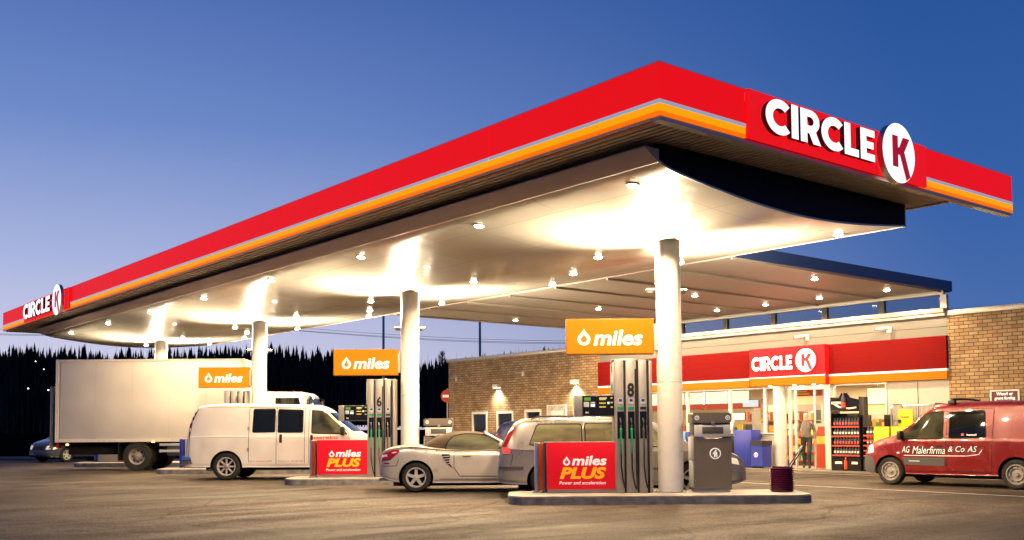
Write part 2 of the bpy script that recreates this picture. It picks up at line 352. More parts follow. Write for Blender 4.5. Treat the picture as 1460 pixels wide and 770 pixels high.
# ---- flat outlines: list of (loops) where each glyph = [outer, hole, ...]
def arc(cx, cy, r, a0, a1, n=14): return [(cx + r * cos(radians(a0 + (a1 - a0) * i / n)), cy + r * sin(radians(a0 + (a1 - a0) * i / n))) for i in range(n + 1)]
def gC(w=.92, t=.255):
    o = arc(.5, .5, .515, 46, 314, 26); i = arc(.5, .5, .515 - t, 314, 46, 22)
    return [[o + i]], .86
def gI(): return [[[(0, 0), (.255, 0), (.255, 1), (0, 1)]]], .255
def gR():
    o = [(0, 0), (.255, 0), (.255, .30), (.33, .30), (.48, 0), (.78, 0), (.585, .365)] + arc(.40, .665, .335, -52, 90, 14) + [(0, 1)]
    h = [(.255, .53), (.255, .79)] + arc(.38, .66, .13, 90, -90, 8)
    return [[o, h]], .74
def gL(): return [[[(0, 0), (.60, 0), (.60, .235), (.255, .235), (.255, 1), (0, 1)]]], .60
def gE(): return [[[(0, 0), (.62, 0), (.62, .225), (.255, .225), (.255, .39), (.57, .39), (.57, .61), (.255, .61), (.255, .775), (.62, .775), (.62, 1), (0, 1)]]], .62
def kpoly(): return [(-.21, -.25), (-.045, -.25), (-.045, -.03), (.02, -.03), (.215, -.45), (.335, -.37), (.155, .035), (.33, .285), (.125, .285), (.0, .095), (-.045, .095), (-.045, .285), (-.21, .285)]
def tess(shapes):
    """triangulate [[outer, holes...], ...] into (verts2d, tris)"""
    V = []; T = []
    for loops in shapes:
        b = len(V); fl = [p for l in loops for p in l]
        tr = tessellate_polygon([[Vector((x, y, 0)) for x, y in l] for l in loops])
        V += fl; T += [tuple(b + i for i in t) for t in tr]
    return V, T
def word_circle(gap=.085):
    x = 0; out = []
    for g in (gC, gI, gR, gC, gL, gE):
        sh, w = g(); off = x - (0.0 if g is not gC else -.0)
        out.append([[[(px + off, py) for px, py in l] for l in loops] for loops in sh]); x += w + gap
        if g is gC: x += -.02
    return out, x - gap
def text2d(s, size=1.0, bold=0.0, shear=0.0, sx=1.0, spacing=1.0):
    """built-in font as flat triangles, left-bottom at origin"""
    c = bpy.data.curves.new('txt', 'FONT'); c.body = s; c.size = size; c.offset = bold; c.shear = shear; c.resolution_u = 3; c.space_character = spacing
    o = bpy.data.objects.new('txt', c); COL.objects.link(o)
    dg = bpy.context.evaluated_depsgraph_get(); me = bpy.data.meshes.new_from_object(o.evaluated_get(dg))
    V = [(v.co.x * sx, v.co.y) for v in me.vertices]; T = [tuple(p.vertices) for p in me.polygons]
    bpy.data.objects.remove(o); bpy.data.curves.remove(c); bpy.data.meshes.remove(me)
    return V, T
def fit(V, x0, x1, y0=None, y1=None):
    a, b = min(v[0] for v in V), max(v[0] for v in V); c, d = min(v[1] for v in V), max(v[1] for v in V)
    s = (x1 - x0) / (b - a)
    if y0 is None: return [((v[0] - a) * s + x0, (v[1] - c) * s) for v in V]
    t = s if y1 is None else (y1 - y0) / (d - c)
    return [((v[0] - a) * s + x0, (v[1] - c) * t + y0) for v in V]
def extr(mb, V, T, fn, d0, d1, m, mside=None):
    """thicken flat triangles between depths d0 (back) and d1 (front); fn(u,v,d)->3D"""
    mside = mside or m; n = len(V)
    mb.add([fn(u, v, d1) for u, v in V], T, m)
    ed = {}
    for t in T:
        for i in range(len(t)):
            e = (t[i], t[(i + 1) % len(t)]); k = tuple(sorted(e)); ed[k] = None if k in ed else e
    es = [e for e in ed.values() if e]
    if abs(d1 - d0) > 1e-6:
        mb.add([fn(u, v, d0) for u, v in V] + [fn(u, v, d1) for u, v in V], [(a, b, n + b, n + a) for a, b in es], mside)
def flat(name, V, T, fn, d, m, parent, thick=.003):
    mb = MB(); extr(mb, V, T, fn, d - thick if d >= 0 else d + thick, d, m); return put(name, mb.mesh(name, smooth=0, fix=False), parent)

def drop_logo():
    def dropl(s, tip):
        p = arc(0, 0, s, 130, 410, 26)  # leaves an opening at the top
        return p + [(s * .32, s * 1.15), (s * .02, tip), (-s * .30, s * 1.15)]
    o = dropl(.5, .86); h = [(x, y - .02) for x, y in dropl(.245, .62)]
    return tess([[o, h]])

# ------------------------------------------------------------------ setting
def polar(px_x, R):  # direction on the ground at a picture column, R metres of depth away
    a = (px_x - 730) / 1439.04 * R
    return Vector((CAM.x, CAM.y, 0)) + E1 * a + E2 * R

g = MB()
g.add([(-1800, -1800, 0), (1800, -1800, 0), (1800, 1800, 0), (-1800, 1800, 0)], [(0, 1, 2, 3)], 'asphalt')
tag(g.build('ground', smooth=0), kind='structure')
pv = MB(); pv.box(11.55, 12.58, -9, 26, -.05, .055, 'paving', .01); tag(pv.build('pavement'), kind='structure')
# grass verge beyond the lot, then the wooded hill
vg = MB()
def verge(u, v):
    p = polar(-900 + 3400 * u, 49 + 73 * v); return (p.x, p.y, .02 + 1.2 * v * v + .12 * noise.noise(Vector((p.x * .1, p.y * .1, 0))) * (v > .05))
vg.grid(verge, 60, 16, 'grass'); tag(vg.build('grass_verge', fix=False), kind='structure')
def hill_top(px):   # height of the wooded crest by picture column
    pts = [(-900, 25), (-200, 24.4), (0, 23.8), (150, 22.8), (230, 22.6), (330, 23.6), (420, 23.0), (520, 21.8), (600, 20.0), (650, 19.8), (720, 21.2), (790, 22.2), (860, 22), (1200, 22), (2500, 20)]
    for (a, b), (c, d) in zip(pts, pts[1:]):
        if a <= px <= c: return b + (d - b) * (px - a) / (c - a)
    return 14
def hill_z(px, R):
    t = max(0, min(1, (R - 120) / 130)); t = t * t * (3 - 2 * t)
    p = polar(px, R)
    return 1.2 + (hill_top(px) - 8.2) * t + 1.0 * noise.noise(Vector((p.x * .03, p.y * .03, 3)))
hl = MB()
def hillf(u, v):
    px = -900 + 3400 * u; R = 119 + 331 * v; p = polar(px, R); return (p.x, p.y, hill_z(px, min(R, 260)))
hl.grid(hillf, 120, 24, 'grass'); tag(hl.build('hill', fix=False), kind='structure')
fr = MB()
def conifer(x, y, z, h, r):
    n = random.randint(4, 5)
    for k in range(n):
        z0 = z + h * (.08 + .8 * k / n); z1 = z0 + h * (1.5 / n); rr = r * (1 - k / n * .9) * random.uniform(.8, 1.15); m = 6; ph = random.random() * 6
        vs = [(x + rr * random.uniform(.65, 1.25) * cos(ph + 2 * pi * i / m), y + rr * random.uniform(.65, 1.25) * sin(ph + 2 * pi * i / m), z0 + random.uniform(-.25, .25)) for i in range(m)]
        vs.append((x + random.uniform(-.08, .08), y, min(z1, z + h)))
        fr.add(vs, [(i, (i + 1) % m, m) for i in range(m)], 'conifer')
for i in range(8000):
    px = random.uniform(-420, 1000); R = 122 + 138 * random.random() ** .8
    p = polar(px, R); z = hill_z(px, R); h = random.uniform(3.2, 5.4) * (.85 + .4 * noise.noise(Vector((px * .02, R * .05, 0))))
    if R > 225: h = 3.0 + 3.4 * random.random() ** 1.7 + 1.2 * noise.noise(Vector((px * .035, 0, 5)))
    conifer(p.x, p.y, z - .3, h, h * random.uniform(.13, .19))
for i in range(900):
    px = random.uniform(-300, 900); R = random.uniform(122, 235); p = polar(px, R); z = hill_z(px, R); w = random.uniform(.05, .10); h = random.uniform(3, 7.5)
    fr.add([(p.x - w, p.y, z - .3), (p.x + w, p.y - w, z - .3), (p.x, p.y + w, z - .3), (p.x + random.uniform(-.3, .3), p.y, z + h)], [(0, 1, 3), (1, 2, 3), (2, 0, 3)], 'birch')
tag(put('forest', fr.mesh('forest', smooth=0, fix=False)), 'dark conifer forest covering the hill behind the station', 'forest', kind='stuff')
# bare birch rising over the crest
def bare_tree(px, R, H, label):
    p = polar(px, R); t = thing('bare_tree', label, 'tree', (p.x, p.y, hill_z(px, R) - .3))
    a = MB(); a.tube([(0, 0, 0), (.1, 0, H * .4), (0, .1, H * .8), (.05, 0, H)], .16, 'bark', 6); a.build('trunk', t)
    c = MB()
    for k in range(70):
        z = H * random.uniform(.3, .97); an = random.random() * 6.28; L = H * .3 * (1.15 - z / H) * random.uniform(.5, 1.2)
        e = Vector((cos(an) * L, sin(an) * L, z + L * 1.1)); c.tube([(0, 0, z), e * .5 + Vector((0, 0, z * .5 - .1)), e], .045, 'bark', 4)
        for q in range(4):
            s0 = Vector((0, 0, z)).lerp(e, random.uniform(.4, 1)); c.tube([s0, s0 + Vector((random.uniform(-.5, .5), random.uniform(-.5, .5), random.uniform(.2, .9)))], .025, 'bark', 3)
    c.build('branches', t)
bare_tree(631, 262, 8.5, 'tall bare leafless tree rising above the low saddle of the forest')
bare_tree(648, 264, 6, 'shorter bare leafless tree right of the tall bare one on the crest')
# masts and wires
for px, lab, top in ((685, 'thin grey mast standing behind the brick wing of the shop', 24), (547, 'thin grey mast seen between the middle columns under the canopy', 24)):
    p = polar(px, 105); a = MB(); a.lathe([(.16, 0), (.09, top)], (0, 0, 0), 'alu', seg=8); a.box(-.5, .5, -.06, .06, top, top + .08, 'alu')
    tag(put('lighting_mast', a.mesh('mast'), loc=(p.x, p.y, .8)), lab, 'mast')
for i, (z0, z1, lab) in enumerate(((26.5, 20.5, 'uppermost of the power lines over the forest'), (24.0, 19.4, 'middle one of the power lines over the forest'), (22.6, 18.2, 'lowest of the power lines over the forest'))):
    a = MB(); pts = []
    for k in range(41):
        u = k / 40; p = polar(-300 + 1400 * u, 225 - 12 * i); pts.append((p.x, p.y, z0 + (z1 - z0) * u - 2.0 * sin(pi * ((u * 2) % 1)) + 1.0))
    a.tube(pts, .035, 'black', 4); tag(put('power_line', a.mesh('wire')), lab, 'power line', group='power lines over the forest')
for px, R, z, lab in ((50, 150, 11.8, 'tiny distant lamp high among the trees at far left'), (62, 150, 10.6, 'second tiny distant lamp just right of the high one among the trees'), (69, 118, 6.2, 'lone yellowish distant lamp low on the dark slope'), (40, 118, 6.4, 'faint distant lamp low on the slope, nearest the frame edge')):
    p = polar(px, R); a = MB(); a.lathe([(.03, 0), (.03, z)], (0, 0, 0), 'black', seg=6); o = thing('distant_lamp', lab, 'street lamp', (p.x, p.y, 0), group='distant lamps on the slope')
    a.build('pole', o); b = MB(); b.lathe([(0.01, -.09), (.09, 0), (.01, .09)], (0, 0, z), 'wlamp', seg=8, cap=False); b.build('lamp_head', o)

# ------------------------------------------------------------------ main canopy
XL, XR, YN, YF = -4.225, 3.75, -3.69, 33.2
XE = 6.08
can = thing('station_canopy', 'long white-bellied forecourt canopy with red and amber lit edge on round white columns', 'canopy', (0, 0, 0))
def stripe(name, kind, z0, z1, m, proud):
    # side run in sheets with thin joints, end run
    a = MB(); js = [YN + 3.75 * k for k in range(1, 10)]
    ys = [YN] + js + [YF]
    for y0, y1 in zip(ys, ys[1:]):
        a.box(XL - proud, XL + .1, y0 + (.014 if y0 > YN else -proud), y1 - .014, z0, z1, m)
    a.build(name, can, smooth=0)
    for x0, x1 in [(XL + .101, -2.384), (2.664, XE)]: a = MB(); a.box(x0, x1, YN - proud, YN + .1, z0, z1, m); a.build(name, can, smooth=0)
stripe('red_fascia', 'red', 5.80, 6.315, 'fred', 0.0)
stripe('white_stripe', 'w', 5.745, 5.797, 'fwhite', .015)
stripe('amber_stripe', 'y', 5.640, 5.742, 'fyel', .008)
stripe('amber_stripe_painted_fade', 'o', 5.585, 5.639, 'fyel_fade', .008)  # lower part of the amber stripe: its lit gradient painted as a second tone
a = MB(); a.box(XL + .02, XE - .02, YN + .02, YN + .09, 6.317, 6.335, 'alu'); a.box(XL + .02, XL + .09, YN + .1, YF, 6.317, 6.335, 'alu')
a.box(XL + .03, XE - .03, YN + .015, YN + .16, 5.52, 5.582, 'alu'); a.box(XL + .02, XL + .07, YN + .17, YF, 5.55, 5.582, 'alu'); a.build('edge_trim', can)
a = MB(); a.box(XE - .12, XE, YN + .102, YN + .35, 5.6, 6.3, 'fred'); a.box(XR + .1, XE - .13, YN + .102, YN + .14, 5.6, 6.3, 'deck')
a.build('end_return', can)
# ribbed soffit (real ribs)
a = MB(); a.box(XL + .1, XR, YN + .17, YF - .02, 5.575, 5.59, 'darkbeam')
x = XL + .12
while x < XR - .05:
    if x < -3.3 or x > 3.3: a.box(x, x + .075, YN + .17, YF - .05, 5.53, 5.562, 'soffit')
    else: a.box(x, x + .075, YN + .17, -2.75, 5.53, 5.562, 'soffit'); a.box(x, x + .075, 30.0, YF - .05, 5.53, 5.562, 'soffit')
    x += .125
for y in (-1, 2, 5, 8, 11, 14, 17, 20, 23, 26, 29): a.box(3.42, XR, y, y + .02, 5.518, 5.528, 'darkbeam')
a.build('ribbed_soffit', can, smooth=0)
a = MB(); a.box(XL + .11, XR, YN + .15, YF - .01, 5.60, 6.22, 'deck'); a.box(XR + .003, XR + .08, YN + .15, YF, 5.5, 6.28, 'alu'); a.build('roof_deck', can)
# belly: shallow keel-shaped ceiling
PROF = [(-3.40, 5.235), (-3.2, 5.165), (-2.9, 5.115), (-2.4, 5.05), (-1.8, 4.985), (-1.2, 4.93), (-.6, 4.895), (0, 4.878), (.7, 4.885), (1.4, 4.92), (2.1, 4.975), (2.8, 5.045), (3.40, 5.115)]
def bz(x):
    for (a0, b0), (c0, d0) in zip(PROF, PROF[1:]):
        if a0 <= x <= c0: return b0 + (d0 - b0) * (x - a0) / (c0 - a0)
    return 5.1
def cr(pts, n):
    out = []
    for i in range(len(pts) - 1):
        p0 = Vector(pts[max(i - 1, 0)]); p1 = Vector(pts[i]); p2 = Vector(pts[i + 1]); p3 = Vector(pts[min(i + 2, len(pts) - 1)])
        for k in range(n):
            t = k / n; out.append(.5 * ((2 * p1) + (-p0 + p2) * t + (2 * p0 - 5 * p1 + 4 * p2 - p3) * t * t + (-p0 + 3 * p1 - 3 * p2 + p3) * t ** 3))
    out.append(Vector(pts[-1])); return out
BP = cr([(x, z) for x, z in PROF], 4); YB0, YB1 = -2.9, 30.2
a = MB(); nb = len(BP); NY = 34
vs = [(p[0], YB0 + (YB1 - YB0) * j / NY, p[1]) for j in range(NY + 1) for p in BP]
a.add(vs, [(j * nb + i, (j + 1) * nb + i, (j + 1) * nb + i + 1, j * nb + i + 1) for j in range(NY) for i in range(nb - 1)], 'belly')
a.build('ceiling', can, smooth=60, fix=False)
for y0, y1 in ((YB0 + .002, YB0 + .06), (YB1 - .06, YB1 - .002)):
    a = MB(); poly = [(p[0], p[1] + .004) for p in BP] + [(3.40, 5.525), (-3.3, 5.525)]
    a.prism(poly, y0, y1, 'endwall', 'y'); a.build('end_wall', can)
a = MB(); a.prism([(-3.402, 5.222), (-3.43, 5.222), (-3.70, 5.40), (-3.70, 5.42), (-3.402, 5.42)], YB0 - .02, YB1 + .02, 'rim', 'y'); a.box(-3.36, -3.3, YB0 + .07, YB1 - .07, 5.44, 5.528, 'darkbeam')
a.box(3.402, 3.43, YB0, YB1, 5.105, 5.53, 'rim'); a.prism([(p[0], p[1] - .012) for p in BP] + [(p[0], p[1] + .02) for p in reversed(BP)], YB0 - .03, YB0, 'alu', 'y')
a.build('ceiling_rim', can)
# columns and their up-lights
for k, (cx, cy) in enumerate(COLS):
    a = MB(); a.lathe([(.235, .151), (.235, 4.87)], (cx, cy, 0), 'whitecol', seg=40); a.lathe([(.2365, 2.2), (.2365, 2.206)], (cx, cy, 0), 'dusty', seg=40, cap=False)
    co = a.build('column', can, smooth=40)
    a = MB(); a.lathe([(.29, .1525), (.29, .165), (.24, .168)], (cx, cy, 0), 'dusty', seg=32)
    for q in range(8): a.cyl((cx + .265 * cos(q * pi / 4), cy + .265 * sin(q * pi / 4), .165), .014, .02, 'steel', seg=6)
    a.build('base_plate', co)
for k, (cx, cy) in enumerate(COLS):
    for s, side in ((-1, 'left'), (1, 'right')):
        base = Vector((cx, cy, 0)) + (E1 * -.33 + E2 * .06 if s < 0 else E1 * .30 + E2 * .16)
        fl = thing('column_floodlight', 'small round floodlight aimed upwards on the %s of the %s white column' % (side, ['nearest', 'second nearest', 'third', 'farthest'][k]), 'floodlight', (base.x, base.y, 3.95), ANG, 'floodlights clamped to the columns')
        a = MB(); a.lathe([(.02, -.06), (.05, -.05), (.075, 0), (.083, .02)], (0, 0, 0), 'dusty', seg=20); a.box(*((.0, .14) if s < 0 else (-.12, 0)), -.015, .015, -.06, -.04, 'black'); a.build('housing', fl)
        a = MB(); a.lathe([(.08, .021), (.08, .026)], (0, 0, 0), 'lamp', seg=20); a.build('lens', fl)
        ld = bpy.data.lights.new('uplight', 'SPOT'); ld.energy = UPLIGHT_W * (1 if s < 0 else 1.5); ld.color = WARM2; ld.spot_size = radians(152); ld.spot_blend = 1; ld.shadow_soft_size = .08
        lo = bpy.data.objects.new('uplight_source', ld); COL.objects.link(lo); lo.parent = fl; lo.location = (0, 0, .13); lo.rotation_euler = (Matrix.Rotation(-ANG, 3, 'Z') @ Vector((s * .60, -.18, .78))).to_track_quat('-Z', 'Y').to_euler()

# downlights in the ceiling
ring = MB(); ring.lathe([(.108, -.005), (.108, .012), (.085, .012)], (0, 0, 0), 'lampring', seg=24, cap=False); ring.lathe([(.085, -.005), (.108, -.005)], (0, 0, 0), 'lampring', seg=24, cap=False); RINGM = ring.mesh('ring')
lens = MB(); lens.lathe([(.001, -.030), (.035, -.028), (.062, -.022), (.080, -.010), (.083, .004)], (0, 0, 0), 'lamp', seg=24, cap=False); LENSM = lens.mesh('lens')
ORD = ['first', 'second', 'third', 'fourth', 'fifth', 'sixth', 'seventh', 'eighth']
def downlight(x, y, z, label, group, watt, tilt=0.0, emit=True):
    t = thing('ceiling_downlight', label, 'ceiling light', (x, y, z), 0, group); t.rotation_euler = (0, tilt, 0)
    put('housing', RINGM, t); put('lens', LENSM, t)
    ld = bpy.data.lights.new('downlight', 'SPOT'); ld.energy = watt; ld.color = WARM; ld.spot_size = radians(168); ld.spot_blend = .35; ld.shadow_soft_size = .07
    lo = bpy.data.objects.new('downlight_source', ld); COL.objects.link(lo); lo.parent = t; lo.location = (0, 0, -.075)
downlight(-1.3, -.4, bz(-1.3) - .016, 'single ceiling light just left of the nearest column top', 'round downlights in the big canopy ceiling', DOWNLIGHT_W, .1)
for i, y in enumerate((.9, 4.2, 8.4, 13.2, 17.2, 21.8, 26.6)):
    downlight(1.45, y, bz(1.45) - .016, '%s ceiling light from the near end just right of the column line' % ORD[i], 'round downlights in the big canopy ceiling', DOWNLIGHT_W * .6, -math.atan((bz(1.5) - bz(1.4)) / .1))
rowsY = [[-2.0, 1.95, 6.2, 10.6, 14.9, 19.2, 23.4, 27.8], [2.04, 6.3, 11.0, 15.4, 19.9, 24.6, 28.6], [-1.9, 2.1, 6.4, 11.3, 15.4, 20.4, 24.9, 28.4]]
for X, ys, nm in zip((-3.0, .15, 2.75), rowsY, ('big canopy row by the red fascia', 'big canopy row between the columns', 'big canopy row nearest the shop')):
    for i, y in enumerate(ys):
        sl = (bz(X + .05) - bz(X - .05)) / .1
        downlight(X, y, bz(X) - .016, '%s ceiling light from the near end in the %s' % (ORD[i], nm), 'round downlights in the big canopy ceiling', DOWNLIGHT_W, -math.atan(sl))

# ------------------------------------------------------------------ CIRCLE K signs
def circle_sign(name, label, W_, H_, fn, lx0, lx1, lz0, lz1, dx, dz, dr, thick=.05, back=0.0, group=None, root_loc=(0, 0, 0), lit=True, depth=.09):
    """fn(u, v, d): u along the sign, v up, d out of the face"""
    t = thing(name, label, 'sign', root_loc, 0, group)
    V = [(0, 0), (W_, 0), (W_, H_), (0, H_)]
    a = MB(); extr(a, V, [(0, 1, 2, 3)], fn, -back, thick, 'fred2', 'fred'); a.build('sign_panel', t, smooth=0, fix=False)
    letters, tw = word_circle(); s = (lx1 - lx0) / tw; h = lz1 - lz0
    for gl_ in letters:
        V2, T2 = tess(gl_); V2 = [(lx0 + x * s, lz0 + y * h) for x, y in V2]
        a = MB(); extr(a, V2, T2, fn, thick + .004, thick + depth, 'letter', 'return_'); a.build('letter', t, smooth=0, fix=False)
    a = MB(); n = 48
    P = [(dx + dr * cos(2 * pi * i / n), dz + dr * sin(2 * pi * i / n)) for i in range(n)]
    extr(a, P, [tuple(range(n))], fn, thick + .006, thick + depth * 1.35, 'letter', 'steel'); dsc = a.build('disc', t, smooth=0, fix=False)
    kp = [(dx + x * 2 * dr * .98, dz + y * 2 * dr * .98) for x, y in kpoly()]
    V3, T3 = tess([[kp]]); a = MB(); extr(a, V3, T3, fn, thick + depth * 1.35 + .001, thick + depth * 1.35 + .012, 'kred'); a.build('emblem_letter', dsc, smooth=0, fix=False)
    return t
f_end = lambda u, v, d: (-2.38 + u, YN - d, 5.585 + v)
circle_sign('canopy_sign', 'large lit red sign with K disc on the near end of the canopy', 5.04, .73, f_end, .30, 3.22, .135, .655, 3.92, .40, .51, .06, 0, 'red signs with white K discs')
f_side = lambda u, v, d: (XL - d, 29.5 - u, 5.585 + v)
circle_sign('canopy_sign', 'lit red sign with K disc at the far left end of the canopy', 6.0, .73, f_side, .25, 3.95, .10, .66, 4.95, .39, .54, .06, 0, 'red signs with white K discs')

# ------------------------------------------------------------------ flat roof between canopy and shop
fr2 = thing('flat_roof_canopy', 'flat roof with dark blue edge linking the big canopy to the shop', 'canopy')
RX0, RX1, RY0, RY1 = 3.45, 12.9, 1.10, 15.3
a = MB(); a.box(RX0, RX1, RY0 + .06, RY1, 5.10, 5.30, 'roofunder'); a.build('roof_slab', fr2)
a = MB(); a.box(RX0, RX1 + .02, RY0, RY0 + .055, 5.085, 5.37, 'roofblue'); a.box(RX1 + .003, RX1 + .05, RY0 + .06, RY1, 5.08, 5.37, 'roofblue'); a.box(RX0, RX1, RY0 + .06, RY1, 5.303, 5.33, 'deck'); a.build('roof_fascia', fr2)
a = MB()
for k in range(8):
    y = 1.2 + k * 1.95
    a.box(RX0, 12.5, y, y + .05, 5.05, 5.097, 'beam'); a.box(RX0, 12.5, y + .052, y + .085, 5.085, 5.0985, 'darkbeam')
a.box(12.52, 12.64, RY0 + .06, RY1, 4.98, 5.096, 'beam', .01); a.build('roof_beam', fr2)
py = [1.17, 3.05, 4.95, 6.85, 8.77, 10.7, 12.6, 14.5]
for i, y in enumerate(py):
    a = MB(); a.box(12.54, 12.66, y - .09, y + .09, 4.60, 4.98, 'post' if i else 'beam'); a.build('roof_post', fr2)
a = MB()
for y0, y1 in zip(py, py[1:]): a.box(12.60, 12.612, y0 + .1, y1 - .1, 4.61, 4.975, 'roofglass')
a.build('clerestory_pane', fr2)
i = 0
for y in (2.03, 5.97, 9.89, 14.0):
    downlight(7.75, y, 5.085, '%s light from the near edge, outer row under the flat roof' % ORD[i], 'round downlights in the flat roof', DOWNLIGHT_W * .8); i += 1
for i, y in enumerate((2.04, 4.18, 6.08, 7.96, 9.95, 11.9, 13.9)):
    downlight(11.15, y, 5.085, '%s light from the near edge, shop-side row under the flat roof' % ORD[i], 'round downlights in the flat roof', DOWNLIGHT_W * .62)

# ------------------------------------------------------------------ shop building
shop = thing('shop_building', 'low shop with red fascia band, lit glass front and yellow brick ends', 'building')
FX = 12.6
def holes_wall(mb, y0, y1, z0, z1, holes, x0, x1, m):
    """wall slab along Y with rectangular openings (ya, yb, za, zb), sorted, not overlapping"""
    cur = y0
    for ya, yb, za, zb in sorted(holes):
        if ya > cur: mb.box(x0, x1, cur, ya, z0, z1, m)
        if za > z0: mb.box(x0, x1, ya, yb, z0, za, m)
        if zb < z1: mb.box(x0, x1, ya, yb, zb, z1, m)
        cur = yb
    if cur < y1: mb.box(x0, x1, cur, y1, z0, z1, m)
WIN = [(21.87, 22.98, .05, 2.10), (20.08, 21.22, .05, 2.10), (18.28, 19.34, .8, 2.13)]
a = MB(); holes_wall(a, 14.86, 24.75, 0, 4.38, WIN, FX, FX + .3, 'brick'); a.box(FX + .3, 19.5, 24.45, 24.75, 0, 4.38, 'brick'); a.build('brick_wall', shop, smooth=0)
a = MB(); a.box(FX, FX + .3, -9.0, 1.10, 0, 4.38, 'brick'); a.box(FX + .3, 19.5, -9.0, -8.7, 0, 4.38, 'brick'); a.build('brick_wall', shop, smooth=0)
for i, (ya, yb, za, zb) in enumerate(WIN):
    a = MB(); w = .09
    a.box(FX - .02, FX + .12, ya, ya + w, za, zb, 'frame'); a.box(FX - .02, FX + .12, yb - w, yb, za, zb, 'frame'); a.box(FX - .02, FX + .12, ya + w, yb - w, zb - w * 1.2, zb, 'frame')
    if za > .3: a.box(FX - .05, FX + .12, ya + w, yb - w, za, za + .07, 'frame')
    fo = a.build('service_door' if za < .3 else 'window', shop)
    a = MB(); 
    if i < 2:
        a.box(FX + .04, FX + .08, ya + w, yb - w, za, zb - w * 1.2, 'gloss'); a.build('door_leaf', fo)
        a = MB(); a.tube([(FX + .0, ya + .2, 1.05), (FX + .0, ya + .32, 1.05)], .012, 'steel', 6); a.build('handle', fo)
    else:
        a.box(FX + .05, FX + .06, ya + w, yb - w, za + .07, zb - w * 1.2, 'glass'); a.build('pane', fo)
# copings
a = MB(); a.box(FX - .08, FX + .4, 14.87, 24.83, 4.382, 4.52, 'coping', .01); a.box(FX - .08, FX + .4, -9.05, 1.10, 4.382, 4.53, 'coping', .01)
a.box(FX - .14, FX + .4, 1.102, 14.868, 4.382, 4.47, 'coping', .01); a.box(FX - .20, FX + .4, 1.102, 14.868, 4.472, 4.60, 'coping', .012); a.build('parapet_coping', shop)
a = MB(); a.box(FX + .401, 19.6, -9, 24.8, 4.30, 4.42, 'deck'); a.build('roof', shop)
a = MB(); a.box(FX, FX + .2, 1.102, 14.858, 3.843, 4.38, 'cladding'); a.box(FX - .012, FX - .001, 1.102, 14.858, 4.095, 4.105, 'darkbeam'); a.build('grey_cladding', shop, smooth=0)
a = MB()
for y0, y1 in ((1.102, 4.80), (7.64, 14.858)):
    zz = 2.932
    while zz < 3.83: a.box(FX - .10, FX + .1, y0, y1, zz, min(zz + .1495, 3.84), 'shopred'); zz += .1515
    a.box(FX - .115, FX + .1, y0, y1, 2.872, 2.93, 'shopwhite')
a.build('red_band', shop, smooth=0)
a = MB()
for y0, y1 in ((1.102, 4.80), (7.64, 14.858)): a.box(FX - .11, FX + .1, y0, y1, 2.64, 2.869, 'shopyel')
a.build('amber_band', shop, smooth=0)
a = MB(); a.box(FX - .27, FX + .1, 4.822, 7.618, 2.66, 2.90, 'shopyel'); a.box(FX - .28, FX + .1, 4.822, 7.618, 2.902, 2.935, 'shopwhite'); a.box(FX - .29, FX + .1, 4.80, 4.82, 2.63, 3.0, 'kred'); a.box(FX - .29, FX + .1, 7.62, 7.64, 2.63, 3.0, 'kred'); a.build('entrance_band', shop, smooth=0)
f_shop = lambda u, v, d: (FX - .2 - d, 7.618 - u, 2.94 + v)
circle_sign('shop_sign', 'lit red sign with white letters and K disc above the shop entrance', 2.796, .91, f_shop, .12, 1.66, .20, .64, 2.16, .45, .36, .08, .3, 'red signs with white K discs', depth=.05)
# shopfront
a = MB(); a.box(FX + .02, FX + .12, 1.102, 2.97, .02, 2.638, 'graywall'); a.box(FX + .01, FX + .018, 2.02, 2.035, .05, 2.6, 'darkbeam'); a.build('grey_wall_panel', shop)
a = MB(); a.box(FX + .03, FX + .15, 6.88, 14.858, .02, 1.12, 'graywall'); a.box(FX - .03, FX + .2, 6.9, 14.858, 1.122, 1.16, 'doorpost')
for y in (8.2, 9.6, 11, 12.4, 13.6): a.box(FX + .022, FX + .028, y, y + .012, .05, 1.1, 'darkbeam')
a.build('sill_wall', shop)
for y0, y1 in ((13.1, 14.85), (11.85, 13.1), (10.55, 11.85), (8.7, 10.55), (7.29, 8.7), (6.89, 7.29)):
    a = MB(); w = .045
    a.box(FX + .02, FX + .12, y0, y0 + w, 1.162, 2.638, 'doorpost'); a.box(FX + .02, FX + .12, y1 - w, y1 - .002, 1.162, 2.638, 'doorpost'); a.box(FX + .02, FX + .12, y0 + w, y1 - w, 2.58, 2.638, 'doorpost'); wo_ = a.build('shop_window', shop)
    a = MB(); a.box(FX + .06, FX + .07, y0 + w, y1 - w, 1.162, 2.58, 'glass'); a.build('pane', wo_)
a = MB(); w = .05; y0, y1 = 2.99, 4.76
a.box(FX + .02, FX + .12, y0, y0 + w, .06, 2.638, 'doorpost'); a.box(FX + .02, FX + .12, y1 - w, y1, .06, 2.638, 'doorpost'); a.box(FX + .02, FX + .12, y0 + w, y1 - w, 2.58, 2.638, 'doorpost'); wo_ = a.build('shop_window', shop)
a = MB(); a.box(FX + .06, FX + .07, y0 + w, y1 - w, .06, 2.58, 'glass'); a.build('pane', wo_)
a = MB(); a.cyl((FX - .03, 6.66, .055), .2, 2.58, 'doorpost', seg=32); a.build('entrance_column', shop)
a = MB(); a.box(FX - .12, FX + .12, 4.79, 4.98, .055, 2.638, 'frame', .01); a.build('entrance_post', shop)
dr_ = MB(); dr_.box(FX + .02, FX + .14, 4.99, 6.42, 2.50, 2.638, 'doorpost'); dr_.box(FX + .02, FX + .1, 6.30, 6.38, .06, 2.5, 'doorpost'); dr_.box(FX + .02, FX + .1, 6.10, 6.15, .06, 2.5, 'doorpost')
